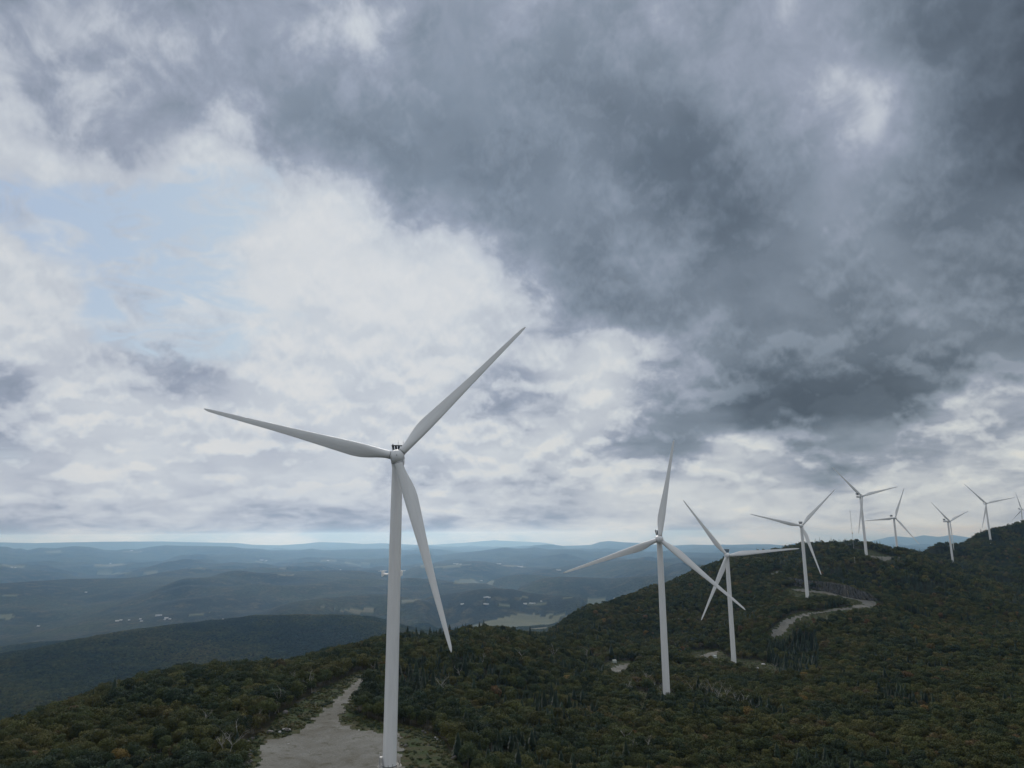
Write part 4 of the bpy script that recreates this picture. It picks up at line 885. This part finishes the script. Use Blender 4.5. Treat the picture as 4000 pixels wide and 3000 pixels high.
CROWN = [np_mesh('crown', *crown_np(10 + i, 2800, 3.0 + .25 * (i % 3), 6.2 + .5 * (i % 2), 1.4, .17), leafm) for i in range(6)]
TRUNK = [mb_mesh('trunk', trunk_mb(i, 6.4, .16), bark) for i in range(6)]
SCROWN = [np_mesh('crown', *spruce_np(30 + i, 18 + 2 * i, 2.1 + .2 * i, 7.6 + 1. * i, .7, 1.9), leafm) for i in range(4)]
STRUNK = [mb_mesh('trunk', trunk_mb(40 + i, 7.2 + .9 * i, .15, 0), bark) for i in range(4)]
SNAG = [mb_mesh('dead_tree', snag_mb(70 + i, 8.5), pale_bark) for i in range(7)]
protos = {}
def proto_collection(name, meshes):
    c = bpy.data.collections.new(name)
    for i, me in enumerate(meshes):
        o = bpy.data.objects.new('%s_%02d' % (name, i), me); c.objects.link(o)
    protos[name] = c; return c
def joined(name, parts):
    V, F, M, mats = [], [], [], []
    for me in parts:
        n0 = len(V); V += [tuple(v.co) for v in me.vertices]; F += [tuple(i + n0 for i in p.vertices) for p in me.polygons]; M += [len(mats)] * len(me.polygons); mats.append(me.materials[0])
    r_ = bpy.data.meshes.new(name); r_.from_pydata(V, [], F); [r_.materials.append(q) for q in mats]; r_.polygons.foreach_set('material_index', M); r_.update(); return r_
MID = [np_mesh('crown_mid', *crown_np(110 + i, 1300, 3.1, 6.4, 1.2, .24), leafm) for i in range(6)]
LOW = [np_mesh('crown_low', *crown_np(50 + i, 170, 3.3, 6.4, 1.2, .62), leafm) for i in range(6)]
SLOW = [np_mesh('spruce_low', *spruce_np(60 + i, 9, 2.5, 8. + i, .6, 1.1), leafm) for i in range(3)]
proto_collection('leafy', [joined('leafy', (a, b_)) for a, b_ in zip(MID, TRUNK)])
proto_collection('spruces', [joined('spruces', (a, b_)) for a, b_ in zip(SCROWN, STRUNK)])
proto_collection('leafy_far', LOW); proto_collection('spruces_far', SLOW)
def shrub(seed, n_, r, h, sz):
    rs_ = np.random.RandomState(seed); d = rs_.randn(n_, 3); d[:, 2] = abs(d[:, 2]); d /= np.linalg.norm(d, axis=1, keepdims=True)
    C = d * np.array([r, r, h]) * (.45 + .6 * rs_.rand(n_, 1)); return leaf_quads(rs_, C, d, sz)
proto_collection('shrubs', [np_mesh('shrub', *shrub(i, 90, .8, .9, .16), leafm) for i in range(4)])

def scatter(name, coll, P, scl, rot, tint, label, cat=None):
    me = bpy.data.meshes.new(name); me.vertices.add(len(P)); me.vertices.foreach_set('co', np.asarray(P, np.float32).ravel())
    for nm, arr in (('sc', scl), ('rot', rot)):
        a_ = me.attributes.new(nm, 'FLOAT_VECTOR', 'POINT'); a_.data.foreach_set('vector', np.asarray(arr, np.float32).ravel())
    a_ = me.attributes.new('tint', 'FLOAT', 'POINT'); a_.data.foreach_set('value', np.asarray(tint, np.float32))
    rs_ = np.random.RandomState(len(P)); a_ = me.attributes.new('pick', 'INT', 'POINT'); a_.data.foreach_set('value', rs_.randint(0, 60, len(P)).astype(np.int32))
    o = bpy.data.objects.new(name, me); COL.objects.link(o); tag(o, label, cat, kind='stuff')
    g = bpy.data.node_groups.new(name, 'GeometryNodeTree'); g.interface.new_socket('Geometry', in_out='INPUT', socket_type='NodeSocketGeometry'); g.interface.new_socket('Geometry', in_out='OUTPUT', socket_type='NodeSocketGeometry')
    gi, go_ = g.nodes.new('NodeGroupInput'), g.nodes.new('NodeGroupOutput')
    ci = g.nodes.new('GeometryNodeCollectionInfo'); ci.inputs[0].default_value = coll; ci.inputs['Separate Children'].default_value = True; ci.inputs['Reset Children'].default_value = True
    ip = g.nodes.new('GeometryNodeInstanceOnPoints'); ip.inputs['Pick Instance'].default_value = True
    def attr(nm, ty):
        q = g.nodes.new('GeometryNodeInputNamedAttribute'); q.data_type = ty; q.inputs['Name'].default_value = nm; return q.outputs['Attribute']
    g.links.new(gi.outputs[0], ip.inputs['Points']); g.links.new(ci.outputs[0], ip.inputs['Instance']); g.links.new(attr('pick', 'INT'), ip.inputs['Instance Index'])
    er = g.nodes.new('FunctionNodeEulerToRotation'); g.links.new(attr('rot', 'FLOAT_VECTOR'), er.inputs[0]); g.links.new(er.outputs[0], ip.inputs['Rotation'])
    g.links.new(attr('sc', 'FLOAT_VECTOR'), ip.inputs['Scale']); g.links.new(ip.outputs[0], go_.inputs[0])
    md = o.modifiers.new('scatter', 'NODES'); md.node_group = g; return o

# horizon profile of the ground, to leave out trees that nothing could show
_tanh = (ZG + 3.) / _R; HOR = np.maximum.accumulate(_tanh, axis=1)
def visible(x, y, z, top, margin=4.):
    a = np.arctan2(x, y); r = np.hypot(x, y); i = np.clip(np.searchsorted(AZG, a), 0, len(AZG) - 1); j = np.clip(np.searchsorted(RG, r * .985) - 1, 0, len(RG) - 1)
    return (z + top + margin) / r > HOR[i, j]
ALLC = CLEAR + list(GRAVEL.values())
def clear_of(x, y, pad=0.):
    k = np.ones(len(x), bool); X = x + .8 * pnoise(x, y, 9, 21); Y = y + .8 * pnoise(x, y, 8, 22)
    for poly in ALLC: k &= ~inside(poly, X, Y)
    for t in TURB: k &= np.hypot(x - t[0], y - t[1]) > 5.5
    if pad:
        for poly in GRAVEL.values():
            for dx_, dy_ in ((pad, 0), (-pad, 0), (0, pad), (0, -pad)): k &= ~inside(poly, x + dx_, y + dy_)
    return k
def band(r0, r1, sp, seed, half=43.):
    rs_ = np.random.RandomState(seed); X, Y = np.meshgrid(np.arange(-r1, r1, sp), np.arange(-10, r1, sp * .9)); X = X + (np.arange(X.shape[0]) % 2)[:, None] * sp * .5
    X = X.ravel() + rs_.uniform(-.42, .42, X.size) * sp; Y = Y.ravel() + rs_.uniform(-.42, .42, Y.size) * sp
    r = np.hypot(X, Y); a = np.degrees(np.arctan2(X, Y)); k = (r > r0) & (r <= r1) & (abs(a) < half + 4000 / np.maximum(r, 60) ** 1.2 * .5)
    return X[k], Y[k], rs_
trees = []      # x, y, z, scale, tint, spruce?, far?
for r0, r1, sp, sc_, seed in [(150, 520, 3.7, .80, 1), (520, 1050, 4.2, .87, 2), (1050, 2100, 5.6, 1.08, 3)]:
    X, Y, rs_ = band(r0, r1, sp, seed); k = clear_of(X, Y, 1.2); X, Y = X[k], Y[k]; Z = ground(X, Y); k = visible(X, Y, Z, TH); X, Y, Z = X[k], Y[k], Z[k]
    r = np.hypot(X, Y); px = dir_pix(np.stack([X, Y, Z], -1))
    sprn = pnoise(X, Y, 120, 31) * .5 + pnoise(X, Y, 40, 32) * .35
    bias = np.full(len(X), -.78)
    cx_, cy_ = px[:, 0], px[:, 1]; bias = np.where(cx_ < 1400, -.92, bias)
    bias = np.where((cx_ > 1520) & (cx_ < 2450) & (cy_ > 2460), -.3 - np.maximum(0, cx_ - 2150) / 900, bias)
    bias = np.where((cx_ > 2950) & (r > 1050) & (pnoise(X, Y, 60, 35) > -.2), .12, bias); bias = np.where((cx_ > 3000) & (cx_ < 3200) & (cy_ > 2480) & (cy_ < 2650), .3, bias)
    spr = (sprn + bias + rs_.uniform(-.45, .45, len(X))) > 0
    n1 = pnoise(X, Y, 90, 41); n2 = pnoise(X, Y, 26, 42); tint = .35 + .11 * n1 + .10 * n2 + rs_.randn(len(X)) * .10 + np.where(cx_ > 2300, .04, 0)
    hot = rs_.rand(len(X)) < .007 + .006 * (cx_ > 2400) * (r < 1200); tint = np.where(hot, rs_.uniform(.76, 1.0, len(X)), np.minimum(tint, .76))
    tint = np.where(spr, rs_.uniform(0, .14, len(X)), np.maximum(tint, .10))
    S = sc_ * (.68 + .62 * rs_.rand(len(X)) ** 1.3) * (1 - .16 * (n2 > .5)); S = np.where(spr, S * rs_.uniform(.6, 1.15, len(X)), S)
    trees.append(np.stack([X, Y, Z, S, tint, spr, np.full(len(X), float(r0 >= 1050))], -1))
T_ = np.concatenate(trees); rngT = np.random.RandomState(77)
PX = dir_pix(T_[:, :3] + np.array([0, 0, 4.])); RR = np.hypot(T_[:, 0], T_[:, 1])
infr = (PX[:, 0] > -60) & (PX[:, 0] < 4060) & (PX[:, 1] < 3040) & (PX[:, 1] > 1500)
indiv = np.zeros(len(T_), bool)
for flag in (0, 1):
    c_ = np.nonzero(infr & (T_[:, 5] == flag))[0]; indiv[c_[np.argsort(RR[c_] / T_[c_, 3] ** .5)[:298]]] = True
def tree_words(x, y, px_, py_, tint, spr):
    if px_ < 1100 and py_ > 2780 and px_ < 950: zone = "on the slope left of the gravel pad"
    elif px_ < 1300: zone = "along the bank left of the gravel road"
    elif px_ < 1620: zone = "behind the clearing of the nearest turbine"
    elif px_ < 2250: zone = "on the knoll right of the nearest turbine"
    elif px_ < 2900: zone = "in the foreground below the second turbine"
    else: zone = "in the lower right corner of the forest"
    if spr: return "dark pointed spruce, one of the nearest " + zone, "spruces " + zone
    c = "dark green" if tint < .3 else "green" if tint < .42 else "olive green" if tint < .58 else "brownish" if tint < .76 else "rust red" if tint < .88 else "yellow-orange"
    return c + " broadleaf tree, one of the nearest " + zone, c + " broadleaf trees " + zone
for i in np.nonzero(indiv)[0]:
    x, y, z, s_, ti, sp_, _ = T_[i]; k = int(rngT.randint(0, 4 if sp_ else 6)); lab, grp = tree_words(x, y, PX[i, 0], PX[i, 1], ti, sp_)
    root = empty('spruce_tree' if sp_ else 'broadleaf_tree', (x, y, z), rngT.rand() * 6.28); root.scale = (s_, s_, s_ * (.9 + .2 * rngT.rand())); tag(root, lab, 'tree', grp)
    for nm, me in (('crown', (SCROWN if sp_ else CROWN)[k]), ('trunk', (STRUNK if sp_ else TRUNK)[k])):
        o = bpy.data.objects.new(nm, me); COL.objects.link(o); o.parent = root
        if nm == 'crown': o['tint'] = float(ti)
rest = T_[~indiv]; rs_ = np.random.RandomState(8)
def put(name, coll, A, label, hs=1.):
    n_ = len(A); s_ = A[:, 3]; sc3 = np.stack([s_, s_, s_ * rs_.uniform(.85, 1.15, n_) * hs], -1); rot = np.stack([rs_.uniform(-.06, .06, n_), rs_.uniform(-.06, .06, n_), rs_.uniform(0, 6.28, n_)], -1)
    return scatter(name, coll, A[:, :3], sc3, rot, A[:, 4], label, 'forest')
far = rest[:, 6] > .5; sp_ = rest[:, 5] > .5
put('broadleaf_forest', protos['leafy'], rest[~far & ~sp_], "dense broadleaf forest turning olive and brown over the near ridge and slopes")
put('spruce_forest', protos['spruces'], rest[~far & sp_], "dark spruces mixed through the forest of the near ridge")
put('far_broadleaf_forest', protos['leafy_far'], rest[far & ~sp_], "broadleaf forest covering the hills under the distant turbines")
put('far_spruce_forest', protos['spruces_far'], rest[far & sp_], "pointed spruces along the skyline of the distant turbine hills", 1.)
# foothills and valley edge beyond the ridge
X, Y, rs2 = band(2100, 4600, 8.5, 4, 38); Z = ground(X, Y); k = visible(X, Y, Z, TH)
for poly, _t in FIELD: k &= ~inside(poly, X, Y)
X, Y, Z = X[k], Y[k], Z[k]; n_ = len(X)
A = np.stack([X, Y, Z, 1.05 + .8 * rs2.rand(n_), np.clip(.26 + .18 * pnoise(X, Y, 700, 51) + .08 * pnoise(X, Y, 120, 52) + rs2.randn(n_) * .07, .05, .7)], -1)
put('foothill_forest', protos['leafy_far'], A, "blue-green forest canopy of the foothills below the ridge", .62)
# low shrubs and weeds on the verges
sx, sy, st_ = [], [], []
rs3 = np.random.RandomState(12)
for ci, poly in enumerate(CLEAR[:9]):
    lo, hi = poly.min(0), poly.max(0); ar = (hi - lo).prod(); nn = int(ar * (1.1 if ci == 0 else .4)); x = rs3.uniform(lo[0], hi[0], nn); y = rs3.uniform(lo[1], hi[1], nn)
    k = inside(poly, x, y)
    for gp in GRAVEL.values(): k &= ~inside(gp, x + .8 * pnoise(x, y, 6, 61), y + .8 * pnoise(x, y, 7, 62))
    for t in TURB: k &= np.hypot(x - t[0], y - t[1]) > 4.6
    de = np.full(len(x), 0.)
    dirt = inside(world_poly(Q3([(1660, 1000), (1800, 1050), (1950, 1130), (2080, 1327), (2200, 1600), (1640, 1600)]), 130, 400), x, y) if ci == 0 else np.zeros(len(x), bool)
    k &= ~(dirt & (pnoise(x, y, 7, 63) + rs3.uniform(-.6, .6, len(x)) < .25)); k &= pnoise(x, y, 9, 64) + rs3.uniform(-1.2, 1.2, len(x)) > -.8
    sx.append(x[k]); sy.append(y[k])
X, Y = np.concatenate(sx), np.concatenate(sy); Z = ground(X, Y); n_ = len(X)
tn = np.clip(.36 + .13 * pnoise(X, Y, 14, 65) + rs3.randn(n_) * .1, .15, .85); s_ = .35 + .75 * rs3.rand(n_) ** 2.2
scatter('shrubs', protos['shrubs'], np.stack([X, Y, Z], -1), np.stack([s_, s_, s_ * .8], -1), np.stack([0 * X, 0 * X, rs3.uniform(0, 6.28, n_)], -1), tn, "low green and brown shrubs and weeds along the gravel verges", 'shrubs')

# ------------------------------------------------------------------ dead bleached trees
Q4 = lambda L: [(a / 2.212, 2400 + b / 2.212) for a, b in L]
SN = [(Q5, 1018, 628, 1.15, 0), (Q5, 1310, 640, 1.1, 0), (Q5, 45, 975, 1.2, 1), (Q5, 720, 650, .9, 0), (Q5, 388, 685, .85, 0), (Q5, 1072, 700, .8, 0), (Q5, 1345, 715, .7, 0), (Q5, 1565, 785, .8, 2), (Q5, 1712, 805, .6, 2), (Q5, 1755, 850, .6, 2),
      (Q5, 1815, 850, .85, 2), (Q5, 1840, 860, .8, 2), (Q5, 1880, 870, .6, 2), (Q5, 1910, 890, .55, 2), (Q5, 1940, 885, .5, 2), (Q5, 1665, 945, .8, 2), (Q5, 1695, 945, .8, 2), (Q5, 940, 800, .7, 1), (Q5, 1160, 1400, .6, 3), (Q5, 1890, 1300, .7, 3), (Q5, 1860, 1460, .8, 3),
      (Q5, 1735, 1530, 1.0, 3), (Q5, 1685, 1200, .7, 3), (Q5, 205, 790, .7, 1), (Q5, 1615, 1400, .9, 3), (Q5, 2110, 540, .9, 4), (Q5, 2060, 900, .5, 2), (Q5, 1960, 905, .5, 2), (Q5, 630, 520, .8, 0),
      (Q6, 155, 770, 1.15, 5), (Q6, 203, 805, 1.15, 5), (Q6, 260, 800, 1.1, 5), (Q6, 285, 815, .9, 5), (Q6, 335, 835, 1., 5), (Q6, 352, 838, .95, 5), (Q6, 400, 850, .8, 5), (Q6, 62, 730, .8, 5), (Q6, 20, 720, .8, 5), (Q6, 575, 560, .8, 4), (Q6, 1242, 150, .7, 6), (Q6, 905, 215, .7, 6),
      (Q3, 738, 665, .8, 7), (Q3, 925, 680, .95, 7), (Q3, 600, 860, .9, 7), (Q3, 640, 850, .6, 7), (Q3, 165, 1320, 1.0, 8), (Q3, 185, 1290, .9, 8), (Q3, 250, 1150, .95, 8), (Q3, 475, 935, .5, 7), (Q3, 1468, 495, .55, 9), (Q3, 1990, 700, .5, 1), (Q4, 1500, 1010, .7, 8), (Q4, 1775, 1040, .8, 8)]
ZN = ["on the far side of the wooded knoll behind the hanging blade", "on the knoll just right of the nearest turbine", "in the pale thicket left of the second turbine's foot", "in the foreground forest below the second turbine", "in the dark woods around the third turbine",
      "in the clump right of the second turbine's foot", "near the gravel road bend", "along the bank left of the gravel road", "in the brush left of the boulder row", "at the top of the gravel road"]
SHP = ["forked", "many-branched", "slender", "crooked"]
for i, (Qf, a, c, s_, zi) in enumerate(SN):
    px, py = Qf([(a, c)])[0]; P = on_ground(px, py, 150, 1500); k = i % 7
    o = bpy.data.objects.new('dead_tree', SNAG[k]); COL.objects.link(o); o.location = P; o.rotation_euler = (rngT.uniform(-.1, .1), rngT.uniform(-.1, .1), rngT.rand() * 6.28)
    th = 1 + math.hypot(P[0], P[1]) / 900; o.scale = (s_ * 1.1 * th, s_ * 1.1 * th, s_ * (1.3 if zi in (2, 5) else 1.1))
    tag(o, "bleached leafless dead tree " + ZN[zi], 'dead tree', "bleached dead trees " + ZN[zi])

# ------------------------------------------------------------------ haze
hz = bpy.data.materials.new("haze"); hz.use_nodes = True; hz.node_tree.nodes.clear(); n = NT(hz.node_tree)
pv = n.new('ShaderNodeVolumePrincipled'); pv.inputs['Color'].default_value = (.33, .62, 1.0, 1); pv.inputs['Absorption Color'].default_value = (1, 1, 1, 1); pv.inputs['Density'].default_value = 3.5e-5; pv.inputs['Anisotropy'].default_value = .72
n.l.new(pv.outputs[0], n.new('ShaderNodeOutputMaterial').inputs['Volume'])
m = MB(); zb, zt = float(ZG.min()) - 1.5, 122.
m.box((0, 0, (zb + zt) / 2), (104000, 104000, zt - zb)); hb = m.build('haze', hz); tag(hb, kind='stuff'); tag(hb, "pale blue haze veiling the distant hills")
print('trees', len(T_), 'foothill', len(A), 'shrubs', n_)
